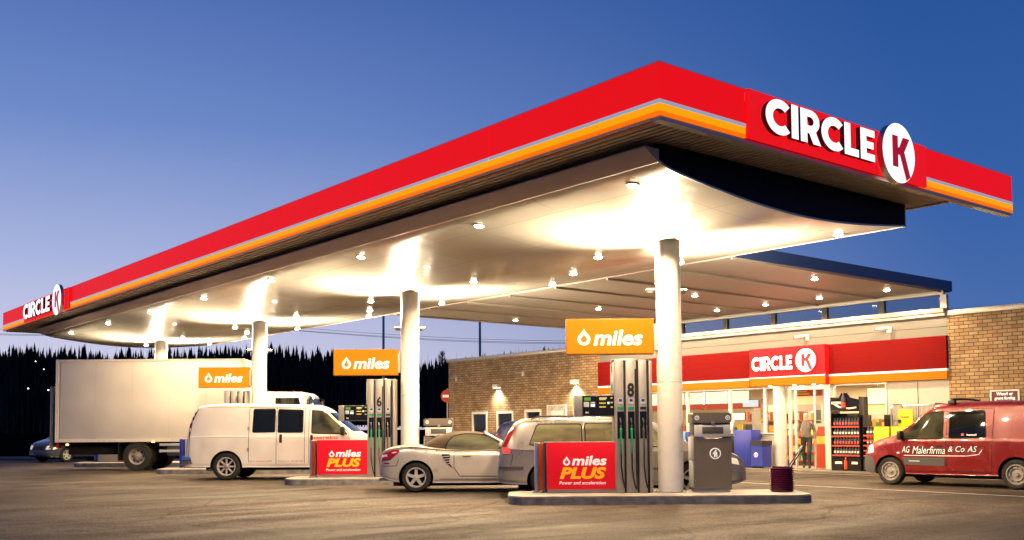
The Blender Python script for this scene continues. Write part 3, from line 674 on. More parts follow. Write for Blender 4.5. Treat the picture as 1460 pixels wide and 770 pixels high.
dr_.box(FX + .02, FX + .1, 4.99, 5.04, .06, 2.5, 'doorpost'); dr_.box(FX + .03, FX + .09, 5.42, 5.455, .06, 2.5, 'doorpost'); do = dr_.build('sliding_door', shop)
a = MB(); a.box(FX + .05, FX + .06, 5.04, 5.42, .06, 2.5, 'glass'); a.build('pane', do)
# interior shell
a = MB(); a.box(FX + .2, 18.5, 2.0, 14.7, .0, .05, 'intfloor'); a.build('shop_floor', shop)
a = MB(); a.box(18.3, 18.4, 2.0, 14.7, .05, 2.9, 'interior'); a.box(FX + .3, 18.3, 14.6, 14.7, .05, 2.9, 'interior'); a.box(FX + .3, 18.3, 2.0, 2.1, .05, 2.9, 'interior'); a.build('inner_wall', shop)
a = MB(); a.box(FX + .2, 18.4, 2.1, 14.6, 2.82, 2.88, 'interior'); a.build('inner_ceiling', shop)
for i, (x, y) in enumerate(((14.2, 4.2), (14.2, 7.2), (14.2, 10.2), (14.2, 13.0), (16.8, 4.2), (16.8, 7.2), (16.8, 10.2))):
    o = thing('shop_ceiling_panel', 'glowing shop ceiling panel, %s from the right in the %s row' % (ORD[i % 4], 'window' if i < 4 else 'back'), 'ceiling light', (x, y, 2.815), 0, 'ceiling panels in the shop')
    a = MB(); a.box(-.3, .3, -.6, .6, -.03, 0, 'frame'); a.build('frame', o); a = MB(); a.box(-.26, .26, -.56, .56, -.036, -.031, 'intlit'); a.build('diffuser', o)
    ld = bpy.data.lights.new('shop_light', 'AREA'); ld.shape = 'RECTANGLE'; ld.size = .5; ld.size_y = 1.1; ld.energy = 120; ld.color = (1, .76, .46)
    lo = bpy.data.objects.new('shop_light_source', ld); COL.objects.link(lo); lo.parent = o; lo.location = (0, 0, -.05)

# ------------------------------------------------------------------ inside the shop
GOODS = [(.7, .08, .03), (.8, .45, .03), (.75, .68, .1), (.1, .3, .55), (.08, .35, .12), (.8, .75, .65), (.35, .12, .06), (.05, .05, .08)]
for i, c in enumerate(GOODS): M['goods%d' % i] = mat('packaging_%d' % i, c, .45)
def shelf_unit(x, y, lx, ly, h, label, top=None, levels=4, face='x'):
    o = thing('shelf_unit', label, 'shelf', (x, y, .052), 0, 'shelves in the shop')
    a = MB(); a.box(-lx / 2, lx / 2, -ly / 2, ly / 2, 0, .12, 'darkgrey'); a.box(-.02, .02, -ly / 2, ly / 2, .12, h, 'graywall'); a.build('back_panel', o)
    for k in range(levels):
        z = .16 + (h - .3) * k / levels; b = MB(); b.box(-lx / 2, lx / 2, -ly / 2, ly / 2, z, z + .02, 'graywall'); b.box(-lx / 2 - .008, -lx / 2, -ly / 2, ly / 2, z - .02, z + .03, 'intred'); so = b.build('shelf', o)
        g_ = MB(); yy = -ly / 2 + .02
        while yy < ly / 2 - .08:
            w = random.uniform(.07, .16); hh = random.uniform(.5, .85) * (h - .3) / levels; c = 'goods%d' % random.randrange(8)
            g_.box(-lx / 2 + .03, -.03, yy, yy + w - .008, z + .021, z + .02 + hh, c); yy += w
        g_.build('goods', so)
    return o
shelf_unit(15.0, 7.3, .8, 2.2, 1.4, 'low shelf of packets seen through the open entrance')
shelf_unit(17.0, 9.6, .8, 3.0, 2.1, 'longer shelf of packets deeper in the shop behind the entrance')
shelf_unit(13.6, 10.3, .5, 1.6, 1.45, 'low shelf of packets behind the large window left of the entrance')
shelf_unit(14.6, 4.9, .6, 1.6, 1.7, 'shelf of packets behind the window with the drinks rack')
# food counter along the left windows
o = thing('food_counter', 'red-topped heated food counter with lit menu boards behind the windows', 'counter', (14.5, 11.5, .052))
a = MB(); a.box(-.4, .4, -2.6, 2.4, 0, 1.0, 'intred'); a.box(-.45, .45, -2.65, 2.45, 1.0, 1.05, 'graywall'); a.build('cabinet', o)
a = MB(); a.box(-.5, .3, -2.6, 2.4, 1.95, 2.12, 'intred'); a.box(-.3, .3, -2.6, -2.5, 1.05, 1.95, 'steel'); a.box(-.3, .3, 2.3, 2.4, 1.05, 1.95, 'steel'); a.build('canopy_shelf', o)
a = MB()
for k in range(5): a.box(-.52, -.46, -2.5 + k * .98, -1.62 + k * .98, 2.14, 2.55, 'intlit')
a.build('menu_board', o)
a = MB()
for k in range(12): a.box(-.2, .2, -2.4 + k * .38, -2.15 + k * .38, 1.06, 1.06 + random.uniform(.15, .4), 'goods%d' % random.randrange(8))
a.build('goods', o)
for y0, y1, z0, z1, m, lab in ((8.55, 9.25, 2.02, 2.3, 'screen', 'small lit screen hanging behind the window left of the entrance'), (9.15, 9.8, 1.58, 1.86, 'intlit', 'lit price board behind the window left of the blue cabinet'), (8.2, 8.48, 1.5, 2.3, 'posterlit', 'tall striped poster hanging behind the window near the entrance column')):
    o = thing('hanging_board', lab, 'board', (14.0, (y0 + y1) / 2, z0), 0)
    a = MB(); a.box(0, .05, -(y1 - y0) / 2, (y1 - y0) / 2, 0, z1 - z0, 'darkgrey'); a.tube([(.02, 0, z1 - z0), (.02, 0, 2.81 - z0)], .008, 'steel', 5); a.build('frame', o)
    a = MB(); a.box(-.006, -.001, -(y1 - y0) / 2 + .02, (y1 - y0) / 2 - .02, .02, z1 - z0 - .02, m)
    if m == 'posterlit':
        for k in range(4): a.box(-.010, -.007, -.1, .1, .1 + k * .17, .17 + k * .17, 'goods1')
    a.build('face', o)
o = thing('hanging_board', 'red promotional board hanging above the entrance inside the shop', 'board', (13.6, 6.35, 2.33))
a = MB(); a.box(0, .04, -.55, .45, 0, .24, 'intred'); a.tube([(.02, -.4, .24), (.02, -.4, .48)], .008, 'steel', 5); a.tube([(.02, .3, .24), (.02, .3, .48)], .008, 'steel', 5); a.build('board', o)
a = MB(); a.lathe([(.09, 0), (.09, .01)], (-.012, -.3, .12), 'goods2', 'x', 20); a.box(-.01, -.001, -.1, .38, .05, .10, 'goods2'); a.box(-.01, -.001, 0, .38, .13, .17, 'goods5'); a.build('picture', o)
o = thing('display_stand', 'red floor display stand just inside the entrance, right side', 'display stand', (13.5, 5.65, .052)); a = MB(); a.box(-.2, .2, -.42, .3, 0, 1.15, 'intred', .01); a.box(-.206, -.2, -.35, .22, .75, 1.0, 'goods2'); a.build('body', o); a = MB(); a.box(-.1, .1, -.3, .2, 1.152, 1.3, 'goods0'); a.build('goods', o)
o = thing('lit_globe', 'yellow glowing poster box behind the window above the drinks racks', 'light box', (14.0, 4.1, 2.0)); a = MB(); a.box(-.05, .05, -.35, .35, 0, .55, 'goods2'); a.tube([(0, 0, .55), (0, 0, .81)], .01, 'steel', 5); a.build('case', o); a = MB(); a.box(-.056, -.051, -.32, .32, .03, .52, 'intlit'); a.build('face', o)

# ------------------------------------------------------------------ in front of the shop
def bottle(mb, x, y, z, h=.22, r=.036, cap='goods0', body='goods7'):
    mb.lathe([(r * .9, 0), (r, .01), (r, h * .5), (r * .95, h * .62), (r * .4, h * .85), (r * .38, h * .93)], (x, y, z), body, seg=8); mb.lathe([(r * .45, h * .93), (r * .45, h)], (x, y, z), cap, seg=8)
def bottle_rack(label, y0, y1, h, levels, header, x=12.08):
    o = thing('drinks_rack', label, 'drinks rack', (x, y0, .057))
    L = y1 - y0; a = MB(); a.box(-.22, .22, 0, .03, 0, h, 'gloss'); a.box(-.22, .22, L - .03, L, 0, h, 'gloss'); a.box(.19, .22, .03, L - .03, 0, h * .78, 'gloss'); a.box(-.22, .19, .03, L - .03, 0, .42, 'gloss'); a.build('frame', o)
    for k in range(levels):
        z = .44 + k * (h * .72 - .44) / levels; b = MB(); b.box(-.22, .19, .032, L - .032, z, z + .02, 'darkgrey'); b.box(-.235, -.221, .03, L - .03, z - .012, z + .028, 'intred'); so = b.build('shelf', o)
        c = MB(); yy = .1
        while yy < L - .08:
            for xx in (-.15, -.02): bottle(c, xx, yy, z + .021, .25, .04, 'goods0' if k % 2 == 0 else 'goods7')
            c.box(-.193, -.19, yy - .03, yy + .03, z + .08, z + .14, 'goods0' if k % 2 else 'goods5'); yy += .095
        c.build('bottles', so)
    if header:
        b = MB(); pts = [(0, h - .42), (L, h - .42), (L, h - .1), (L * .72, h - .06), (L * .6, h + .12), (L * .42, h + .12), (L * .3, h - .02), (0, h - .08)]
        b.prism(pts, -.24, -.222, 'gloss', 'x'); hd = b.build('header_board', o)
        c = MB(); bottle(c, -.29, L * .5, h - .36, .5, .07, 'goods0', 'goods7'); c.lathe([(.072, 0), (.072, .14)], (-.29, L * .5, h - .30), 'goods0', seg=10)
        pts2 = [(L * .1, h - .33), (L * .35, h - .36), (L * .7, h - .31), (L * .9, h - .2), (L * .88, h - .14), (L * .66, h - .27), (L * .35, h - .31), (L * .1, h - .29)]
        c.prism(pts2, -.246, -.241, 'goods5', 'x')
        for (q0, q1) in ((L * .62, L * .95),): c.box(-.246, -.241, q0, q1, h - .2, h - .13, 'goods5')
        c.build('picture', hd)
        b = MB(); bottle(b, -.236, L * .5, .05, .34, .05, 'goods0', 'goods0'); b.box(-.2265, -.2205, .06, L - .06, .04, .38, 'gloss'); b.box(-.228, -.221, .1, .3, .2, .27, 'goods5'); b.box(-.228, -.221, L - .35, L - .12, .2, .27, 'goods5'); b.build('base_print', o)
    return o
bottle_rack('tall black drinks rack with bottle-shaped header right of the entrance', 3.40, 4.36, 2.15, 4, True)
bottle_rack('lower drinks rack packed with dark bottles between the tall rack and the yellow boxes', 2.62, 3.34, 1.62, 5, False, 12.10)
def ybox(label, y0, y1, h, x, head=0):
    o = thing('yellow_bin', label, 'salt bin', (x, y0, .057)); L = y1 - y0
    a = MB(); a.prism([(-.28, 0), (.25, 0), (.25, h), (-.2, h)], 0, L, 'yellowbox', 'y'); a.build('body', o)
    if head:
        b = MB(); b.box(.18, .22, 0, L, h, h + head, 'yellowbox', .005); hb = b.build('header_board', o)
        V, T = text2d('Ta kost', .15, .004, 0); V = fit(V, 0, L * .6)
        fn = lambda u, v, d: (.18 - d, L * .85 - u, h + head * .5 + v); flat('lettering', V, T, fn, .004, 'num', hb)
        c = MB(); c.lathe([(.06, 0), (.06, .006)], (.172, L * .9, h + head * .3), 'num', 'x', 16); c.build('badge', hb)
ybox('left yellow bin with sloping front beside the drinks racks', 2.34, 2.80, 1.28, 11.8)
ybox('right yellow bin with a lettered header board beside the wire cage', 1.86, 2.30, 1.28, 11.83, .48)
# roll cage
o = thing('roll_cage', 'empty wire roll cage standing against the grey wall panel', 'roll cage', (12.15, 1.16, .057))
a = MB()
for y in (0, 1.25):
    a.tube([(-.3, y, .1), (-.3, y, 1.82), (-.24, y, 1.9), (.24, y, 1.9), (.3, y, 1.82), (.3, y, .1)], .022, 'steel', 6)
    for k in range(1, 7): a.tube([(-.3 + .6 * k / 7, y, .12), (-.3 + .6 * k / 7, y, 1.9)], .010, 'steel', 4)
    for z in (.5, 1.0, 1.45): a.tube([(-.3, y, z), (.3, y, z)], .008, 'steel', 4)
a.tube([(.3, 0, 1.88), (.3, 1.25, 1.88)], .014, 'steel', 6); a.tube([(.3, 0, .12), (.3, 1.25, .12)], .014, 'steel', 6)
for k in range(1, 12): a.tube([(.3, 1.25 * k / 12, .12), (.3, 1.25 * k / 12, 1.88)], .009, 'steel', 4)
for z in (.5, 1.0, 1.45): a.tube([(.3, 0, z), (.3, 1.25, z)], .007, 'steel', 4)
a.build('wire_frame', o); a = MB(); a.box(-.32, .32, -.01, 1.26, .09, .12, 'darkgrey'); a.build('base', o)
for x, y in ((-.25, .08), (.25, .08), (-.25, 1.17), (.25, 1.17)):
    a = MB(); a.lathe([(.05, -.015), (.05, .015)], (x, y, .05), 'rubber', 'y', 12); a.build('caster', o)
# blue bin, cabinet and news rack
o = thing('litter_bin', 'blue litter bin with dark lid and round emblem left of the entrance', 'litter bin', (11.95, 6.95, .057))
a = MB(); a.prism(rounded(-.24, .24, -.24, .24, .05), .06, .72, 'blue'); a.build('body', o); a = MB(); a.prism(rounded(-.26, .26, -.26, .26, .05), .722, .86, 'black'); a.build('lid', o)
a = MB(); a.lathe([(.075, 0), (.075, .006)], (-.247, .02, .42), 'signwhite', 'x', 24); a.lathe([(.055, 0), (.055, .003)], (-.251, .02, .42), 'blue', 'x', 24); a.box(-.256, -.252, 0, .03, .38, .46, 'signwhite'); a.build('emblem', o)
for x, y in ((-.18, -.18), (-.18, .18), (.18, -.18), (.18, .18)):
    a = MB(); a.cyl((x, y, 0), .03, .06, 'black', seg=10); a.build('foot', o)
o = thing('blue_cabinet', 'tall plain blue cabinet behind the blue litter bin', 'cabinet', (12.2, 7.7, .057)); a = MB(); a.box(-.25, .25, -.38, .32, 0, 1.2, 'blue', .02); a.build('body', o); a = MB(); a.box(-.262, -.252, -.34, .28, .1, 1.1, 'blue', .004); a.build('door', o)
o = thing('newspaper_rack', 'rack of folded newspapers and magazines under the window', 'newspaper rack', (12.2, 8.75, .057))
a = MB(); a.box(-.2, .22, -.55, .55, 0, 1.0, 'darkgrey', .01); a.build('cabinet', o)
a = MB()
for k in range(5):
    for j, z in enumerate((1.0, 1.22)):
        y = -.5 + k * .21; m = ['goods5', 'goods3', 'goods5', 'goods0', 'goods5'][(k + j * 2) % 5]
        a.add([(-.2 + j * .14, y, z), (-.2 + j * .14, y + .18, z), (-.06 + j * .14, y + .18, z + .3), (-.06 + j * .14, y, z + .3)], [(0, 1, 2, 3)], m); a.box(-.198 + j * .14, -.19 + j * .14, y + .02, y + .16, z + .02, z + .1, 'goods7')
a.build('magazines', o)
o = thing('newspaper_rack', 'blue and white striped paper stand left of the newspaper rack', 'newspaper rack', (12.2, 10.1, .057))
a = MB(); a.box(-.22, .22, -.5, .5, 0, .7, 'lightgrey', .01); a.build('cabinet', o)
a = MB()
for k in range(6): a.box(-.2, .2, -.46 + k * .16, -.34 + k * .16, .702, 1.15, ['blue', 'goods5', 'blue', 'goods3', 'goods5', 'blue'][k], .01)
a.build('magazines', o)
# wall things
def wall_cam(y, z, label):
    o = thing('security_camera', label, 'security camera', (FX - .001, y, z), 0, 'security cameras on the shop')
    a = MB(); a.box(-.03, 0, -.07, .07, -.1, .08, 'frame', .004); a.tube([(-.03, 0, .02), (-.16, .05, .03)], .02, 'frame', 8); a.build('bracket', o)
    a = MB(); a.tube([(-.12, .0, .04), (-.34, .24, -.01)], .048, 'frame', 10); a.tube([(-.34, .24, -.01), (-.36, .26, -.014)], .036, 'black', 10); a.build('camera_body', o)
wall_cam(5.60, 4.13, 'white camera on the grey cladding above the shop sign'); wall_cam(2.84, 4.15, 'white camera on the grey cladding near the right brick wall')
for y, z, lab in ((24.05, 3.60, 'small white box near the far corner of the brick wall'), (19.35, 3.62, 'small white box between the two wall lamps, high on the brick')):
    a = MB(); a.box(-.1, 0, -.06, .06, -.1, .1, 'frame', .01); a.tube([(-.1, 0, .05), (-.35, .15, .05)], .02, 'alu', 6); tag(put('wall_sensor', a.mesh('sensor'), loc=(FX - .001, y, z)), lab, 'sensor')
for y, lab in ((21.07, 'bright wall lamp above the doors in the left brick wall'), (16.16, 'bright wall lamp on the brick wall near the red band')):
    o = thing('wall_lamp', lab, 'wall lamp', (FX - .001, y, 3.12), 0, 'wall lamps on the brick')
    a = MB(); a.box(-.22, 0, -.17, .17, -.02, .12, 'frame', .02); a.build('housing', o); a = MB(); a.box(-.2, -.02, -.15, .15, -.03, -.021, 'wlamp'); a.build('lens', o)
    ld = bpy.data.lights.new('wall_light', 'SPOT'); ld.energy = 650; ld.color = (1, .84, .58); ld.spot_size = radians(125); ld.spot_blend = .8; ld.shadow_soft_size = .06
    lo = bpy.data.objects.new('wall_light_source', ld); COL.objects.link(lo); lo.parent = o; lo.location = (-.12, 0, -.05)
def poster(y0, y1, z0, z1, m, label, lines=()):
    o = thing('framed_poster', label, 'poster', (FX - .001, y0, z0)); L = y1 - y0; H = z1 - z0
    a = MB(); w = .04; a.box(-.03, 0, 0, L, 0, w, 'frame'); a.box(-.03, 0, 0, L, H - w, H, 'frame'); a.box(-.03, 0, 0, w, w, H - w, 'frame'); a.box(-.03, 0, L - w, L, w, H - w, 'frame'); a.build('frame', o)
    a = MB(); a.box(-.015, -.005, w, L - w, w, H - w, m); p = a.build('print', o)
    for s, sz, v, mm in lines:
        V, T = text2d(s, sz, .004, 0); ww = max(q[0] for q in V); off = (L - ww) / 2
        flat('lettering', V, T, lambda u, v_, d: (-.015 - d, L - off - u, v + v_), .003, mm, p)
    return o, p, L, H
poster(-.80, -.03, 1.45, 2.29, 'maroon', 'white-framed dark red poster on the right brick wall above the van', [('Wow! er', .115, .695, 'signwhite'), ('grovt forslag', .105, .585, 'signwhite'), ('på lunsj', .095, .485, 'signwhite')])
o, p_, L, H = poster(16.75, 17.92, 1.2, 2.29, 'posterlit', 'white-framed pale poster on the brick wall beside the yellow-lit window')
a = MB(); a.box(-.02, -.016, .1, L - .1, .15, .6, 'goods6'); a.box(-.02, -.016, .2, L - .25, .68, .85, 'goods5'); a.build('picture', p_)
poster(15.75, 16.35, 1.1, 2.2, 'posterlit', 'narrow white-framed notice partly behind the pump display')
# small spots under the entrance band
for i, y in enumerate((5.3, 6.0, 6.9)):
    t = thing('entrance_spotlight', '%s small spotlight from the right over the shop entrance' % ORD[i], 'spotlight', (12.42, y, 2.655), 0, 'spotlights over the entrance')
    put('housing', RINGM, t).scale = (.6, .6, .6); put('lens', LENSM, t).scale = (.6, .6, .6)
    ld = bpy.data.lights.new('entrance_light', 'SPOT'); ld.energy = 28; ld.color = (1, .82, .56); ld.spot_size = radians(130); ld.spot_blend = 1; ld.shadow_soft_size = .05
    lo = bpy.data.objects.new('entrance_light_source', ld); COL.objects.link(lo); lo.parent = t; lo.location = (0, 0, -.03)
# no-entry sign at the far corner
o = thing('no_entry_sign', 'round red no-entry sign with white bar at the far corner of the brick wall', 'road sign', (12.72, 25.02, 0), ANG + pi / 2 * 0)
a = MB(); a.cyl((0, .02, 0), .03, 3.2, 'alu', seg=10); a.build('pole', o)
a = MB(); a.lathe([(.30, -.03), (.30, -.01)], (0, 0, 2.86), 'goods0', 'y', 32); pl = a.build('plate', o); a = MB(); a.box(-.22, .22, -.036, -.031, 2.80, 2.92, 'signwhite'); a.build('bar', pl)
# person in the doorway: one skinned body
def person(loc, rz, label):
    J = dict(pel=(0, 0, .95), ch=(0.02, 0, 1.30), nk=(.03, 0, 1.50), hd=(.05, 0, 1.60), hd2=(.05, 0, 1.72),
             lh=(0, .10, .90), lk=(.16, .10, .50), la=(.10, .10, .09), lt=(.27, .11, .04), rh=(0, -.10, .90), rk=(.0, -.10, .50), ra=(-.20, -.10, .12), rt=(-.06, -.11, .04),
             ls=(.02, .18, 1.42), le=(-.06, .24, 1.14), lw=(.06, .25, .90), lf=(.09, .25, .81), rs=(.02, -.18, 1.42), re=(.0, -.25, 1.14), rw=(.16, -.22, .94), rf=(.20, -.21, .86))
    R = dict(pel=.15, ch=.15, nk=.06, hd=.085, hd2=.08, lh=.10, lk=.065, la=.045, lt=.035, rh=.10, rk=.065, ra=.045, rt=.035, ls=.065, le=.05, lw=.035, lf=.03, rs=.065, re=.05, rw=.035, rf=.03)
    E = [('pel', 'ch'), ('ch', 'nk'), ('nk', 'hd'), ('hd', 'hd2'), ('pel', 'lh'), ('lh', 'lk'), ('lk', 'la'), ('la', 'lt'), ('pel', 'rh'), ('rh', 'rk'), ('rk', 'ra'), ('ra', 'rt'), ('ch', 'ls'), ('ls', 'le'), ('le', 'lw'), ('lw', 'lf'), ('ch', 'rs'), ('rs', 're'), ('re', 'rw'), ('rw', 'rf')]
    ks = list(J); me = bpy.data.meshes.new('person'); me.from_pydata([J[k] for k in ks], [(ks.index(a_), ks.index(b_)) for a_, b_ in E], [])
    o = bpy.data.objects.new('person', me); COL.objects.link(o)
    md = o.modifiers.new('skin', 'SKIN'); md.use_smooth_shade = True; o.modifiers.new('sub', 'SUBSURF').levels = 2; o.modifiers['sub'].render_levels = 2
    sv = me.skin_vertices[0].data
    for i, k in enumerate(ks): sv[i].radius = (R[k], R[k]); sv[i].use_root = (k == 'pel')
    dg = bpy.context.evaluated_depsgraph_get(); m2 = bpy.data.meshes.new_from_object(o.evaluated_get(dg)); bpy.data.objects.remove(o)
    m2.materials.clear(); 
    for n_ in ('cloth_top', 'cloth_legs', 'skin', 'shoe', 'hair'): m2.materials.append(M[n_])
    for p in m2.polygons:
        c = p.center; k = 0
        if c.z < .97 and abs(c.y) < .21 and not (c.x > .12 and c.z > .8): k = 1
        if c.z < .10: k = 3
        if c.z > 1.50: k = 2
        if c.z > 1.50 and (c.x < .03 or c.z > 1.72): k = 4
        if abs(c.y) > .19 and c.z < .93: k = 2
        p.material_index = k
    o = put('person', m2, loc=loc, rz=rz); return tag(o, label, 'person')
M['cloth_top'] = mat('grey_jacket', (.16, .14, .12), .8); M['cloth_legs'] = mat('dark_trousers', (.03, .03, .035), .85); M['skin'] = mat('skin', (.5, .3, .22), .5); M['shoe'] = mat('shoe', (.02, .02, .02), .5); M['hair'] = mat('hair', (.05, .03, .02), .7)
person((12.35, 5.55, .057), radians(205), 'person in a grey jacket and dark trousers walking out through the shop entrance')

# ------------------------------------------------------------------ pump islands
LOGO = drop_logo()
def island(k):
    cx, cy = COLS[k]; nm = ['nearest', 'second', 'third', 'farthest'][k]
    o = thing('pump_island', '%s raised concrete pump island, round-ended, under the canopy' % nm, 'kerb island', (cx, cy, 0), ANG, 'raised pump islands')
    a = MB(); a.prism(rounded(-3.05, 2.42, -1.05, .62, .42, 10), 0, .135, 'kerb'); a.build('kerb', o, smooth=40)
    a = MB(); a.prism(rounded(-3.03, 2.40, -1.03, .60, .41, 10), .136, .152, 'concrete'); a.build('top_slab', o, smooth=40)
def local(k):
    cx, cy = COLS[k]; return (cx, cy, 0)
def nozzle(mb, x, y, z, m):
    mb.box(x - .02, x + .02, y - .03, y + .01, z - .14, z + .05, m, .008)
    mb.tube([(x, y - .015, z + .04), (x, y - .03, z + .10), (x + .0, y - .015, z + .17), (x - .012, y + .0, z + .24)], .011, 'steel', 6)
    mb.box(x - .014, x + .014, y - .05, y - .031, z - .42, z - .12, m, .006)
def pump(k, num, second_panel='prored', has_panel=True):
    nm = ['nearest', 'second', 'third', 'farthest'][k]
    o = thing('fuel_pump', ('grey fuel pump with red board and number %s on the %s island' % (num, nm) if has_panel else 'partly hidden grey fuel pump on the %s island' % nm), 'fuel pump', local(k), ANG, 'fuel pumps')
    a = MB(); a.box(-2.33, -.94, -.19, .26, .153, 1.085, 'greypump', .012); a.box(-2.36, -.94, -.17, .24, 1.086, 1.10, 'steel'); a.build('cabinet', o)
    a = MB(); a.box(-1.05, -.935, -.14, .2, 1.10, 1.98, 'greypump', .008); a.build('head_support', o)
    a = MB(); a.box(-1.77, -1.055, -.16, .22, 1.575, 1.965, 'darkgrey', .012); a.box(-1.80, -1.66, -.18, .24, 1.57, 1.97, 'greypump', .012); hd = a.build('screen_head', o)
    for s, yy in ((-1, -.165), (1, .225)):
        a = MB(); f = lambda x0, x1, z0, z1, m, e=.006: a.box(x0, x1, min(yy, yy + s * e), max(yy, yy + s * e), z0, z1, m)
        f(-1.645, -1.40, 1.60, 1.95, 'gloss', .004); f(-1.385, -1.07, 1.60, 1.95, 'gloss', .004)
        a.build('display_panel', hd)
        a = MB(); f(-1.64, -1.08, 1.605, 1.935, 'gloss', .0055); f(-1.62, -1.50, 1.865, 1.925, 'lcd', .008); f(-1.63, -1.53, 1.75, 1.84, 'lightgrey', .008); f(-1.50, -1.42, 1.75, 1.80, 'screen', .009); f(-1.50, -1.42, 1.81, 1.84, 'lightgrey', .008); f(-1.60, -1.54, 1.63, 1.66, 'lightgrey', .008)
        for r_ in range(3):
            f(-1.34, -1.22, 1.875 - r_ * .07, 1.90 - r_ * .07, 'amber', .008); f(-1.13, -1.09, 1.90 - r_ * .085, 1.925 - r_ * .085, 'amber', .008)
        f(-1.19, -1.15, 1.80, 1.84, 'screen', .008); f(-1.34, -1.2, 1.90, 1.925, 'lightgrey', .007); a.build('keypad', hd)
    # tower: three pale strips with dark hose channels
    t0, t1 = -1.06, -.36
    a = MB(); a.box(t0 + .02, t1 - .02, -.20, .26, .153, 2.60, 'black'); a.box(t0, t0 + .17, -.235, .295, .153, 2.62, 'greypump', .015); a.box(t0 + .205, t0 + .405, -.235, .295, .153, 2.62, 'greypump', .015); a.box(t0 + .445, t0 + .60, -.235, .295, .153, 2.62, 'greypump', .015)
    a.box(t1 - .06, t1, -.225, .285, .153, 2.60, 'greypump', .01); a.box(t0 - .03, t1 + .01, -.21, .27, 2.602, 2.635, 'steel', .006); tw = a.build('hose_tower', o)
    V, T = text2d(num, .34, .012, 0); V = fit(V, t0 + .235, t0 + .365, 0, .26)
    flat('pump_number', V, T, lambda u, v, d: (u, -.236 - d, 1.93 + v), .004, 'num', tw)
    for i, (x, m) in enumerate(((t0 + .105, 'green'), (t0 + .305, 'green'), (t0 + .525, 'darkgrey'))):
        a = MB(); a.box(x - .062, x + .062, -.242, -.236, 1.16, 1.66, 'gloss'); a.box(x - .055, x + .055, -.243, -.237, 1.70, 1.745, 'green' if i < 2 else 'num'); a.box(x - .045, x + .045, -.243, -.237, 1.80, 1.90, 'lightgrey'); a.box(x - .03, x + .03, -.2445, -.2435, 1.84, 1.89, 'blue')
        rc = a.build('nozzle_holder', o)
        b = MB(); nozzle(b, x, -.262, 1.30, m); b.build('nozzle', rc)
        b = MB(); xc = x + .082
        b.tube([(x, -.285, .90), (x + .0, -.29, .65), (x + .03, -.29, .40), (xc - .02, -.275, .25), (xc, -.262, .22), (xc + .003, -.262, .5), (xc, -.255, 1.4), (xc, -.25, 2.45)], .0135, 'black', 6); b.build('hose', rc)
    # left flank light panel
    a = MB(); a.box(t0 - .028, t0 - .002, -.21, .27, 1.99, 2.58, 'lightgrey', .008); fl = a.build('flank_panel', o)
    a = MB(); a.box(t0 - .031, t0 - .0285, -.15, .05, 2.40, 2.52, 'green'); a.box(t0 - .031, t0 - .0285, -.15, .05, 2.22, 2.34, 'goods5'); a.box(t0 - .031, t0 - .0285, -.15, .05, 2.05, 2.17, 'green'); a.build('price_label', fl)
    if has_panel:
        for s, yy in ((-1, -.195), (1, .265)):
            a = MB(); a.box(-2.33, -.945, min(yy, yy + s * .02), max(yy, yy + s * .02), .225, 1.09, 'prored', .003); bd = a.build('advert_board', o)
            if s > 0: continue
            fn = lambda u, v, d: (u, yy - .02 - d, v)
            V, T = LOGO; V2 = fit(V, -2.03, -1.895, .665, .835); flat('drop_emblem', V2, T, fn, .003, 'signwhite', bd)
            V, T = text2d('miles', 1, .028, .18); V2 = fit(V, -1.865, -1.22, .665, .845); flat('lettering', V2, T, fn, .003, 'signwhite', bd)
            V, T = text2d('PLUS', 1, .045, .22); V2 = fit(V, -2.09, -1.23, .415, .635); flat('lettering', V2, T, fn, .003, 'proyel', bd)
            V, T = text2d('Power and acceleration', 1, .006, .15); V2 = fit(V, -2.10, -1.24, .315, .375); flat('lettering', V2, T, fn, .003, 'signwhite', bd)
    return o
def post_guard(k, blue=False):
    nm = ['nearest', 'second', 'third', 'farthest'][k]
    o = thing('guard_post', ('%s guard post at the left end of the %s island' % ('dark blue' if blue else 'chrome and brown', nm)), 'bollard', local(k), ANG, 'guard posts on the islands')
    m1, m2 = ('blue', 'blue') if blue else ('steel', 'reflect')
    a = MB(); a.lathe([(.055, .153), (.055, 1.08), (.05, 1.09)], (-2.50, -.02, 0), m1, seg=20); a.lathe([(.045, .153), (.045, 1.08)], (-2.37, .02, 0), m1, seg=20); a.lathe([(.1, .153), (.1, .17)], (-2.50, -.02, 0), 'steel', seg=20); a.build('post', o)
    a = MB(); a.box(-2.485, -2.385, -.12, -.06, .2, 1.075, m2, .01); a.build('reflector', o)
    if blue:
        a = MB(); a.box(-2.36, -2.02, -.14, .18, .153, 1.03, 'blue', .02); a.lathe([(.04, 0), (.04, .006)], (-2.16, -.148, .7), 'orange', 'y', 16); a.build('cabinet', o)
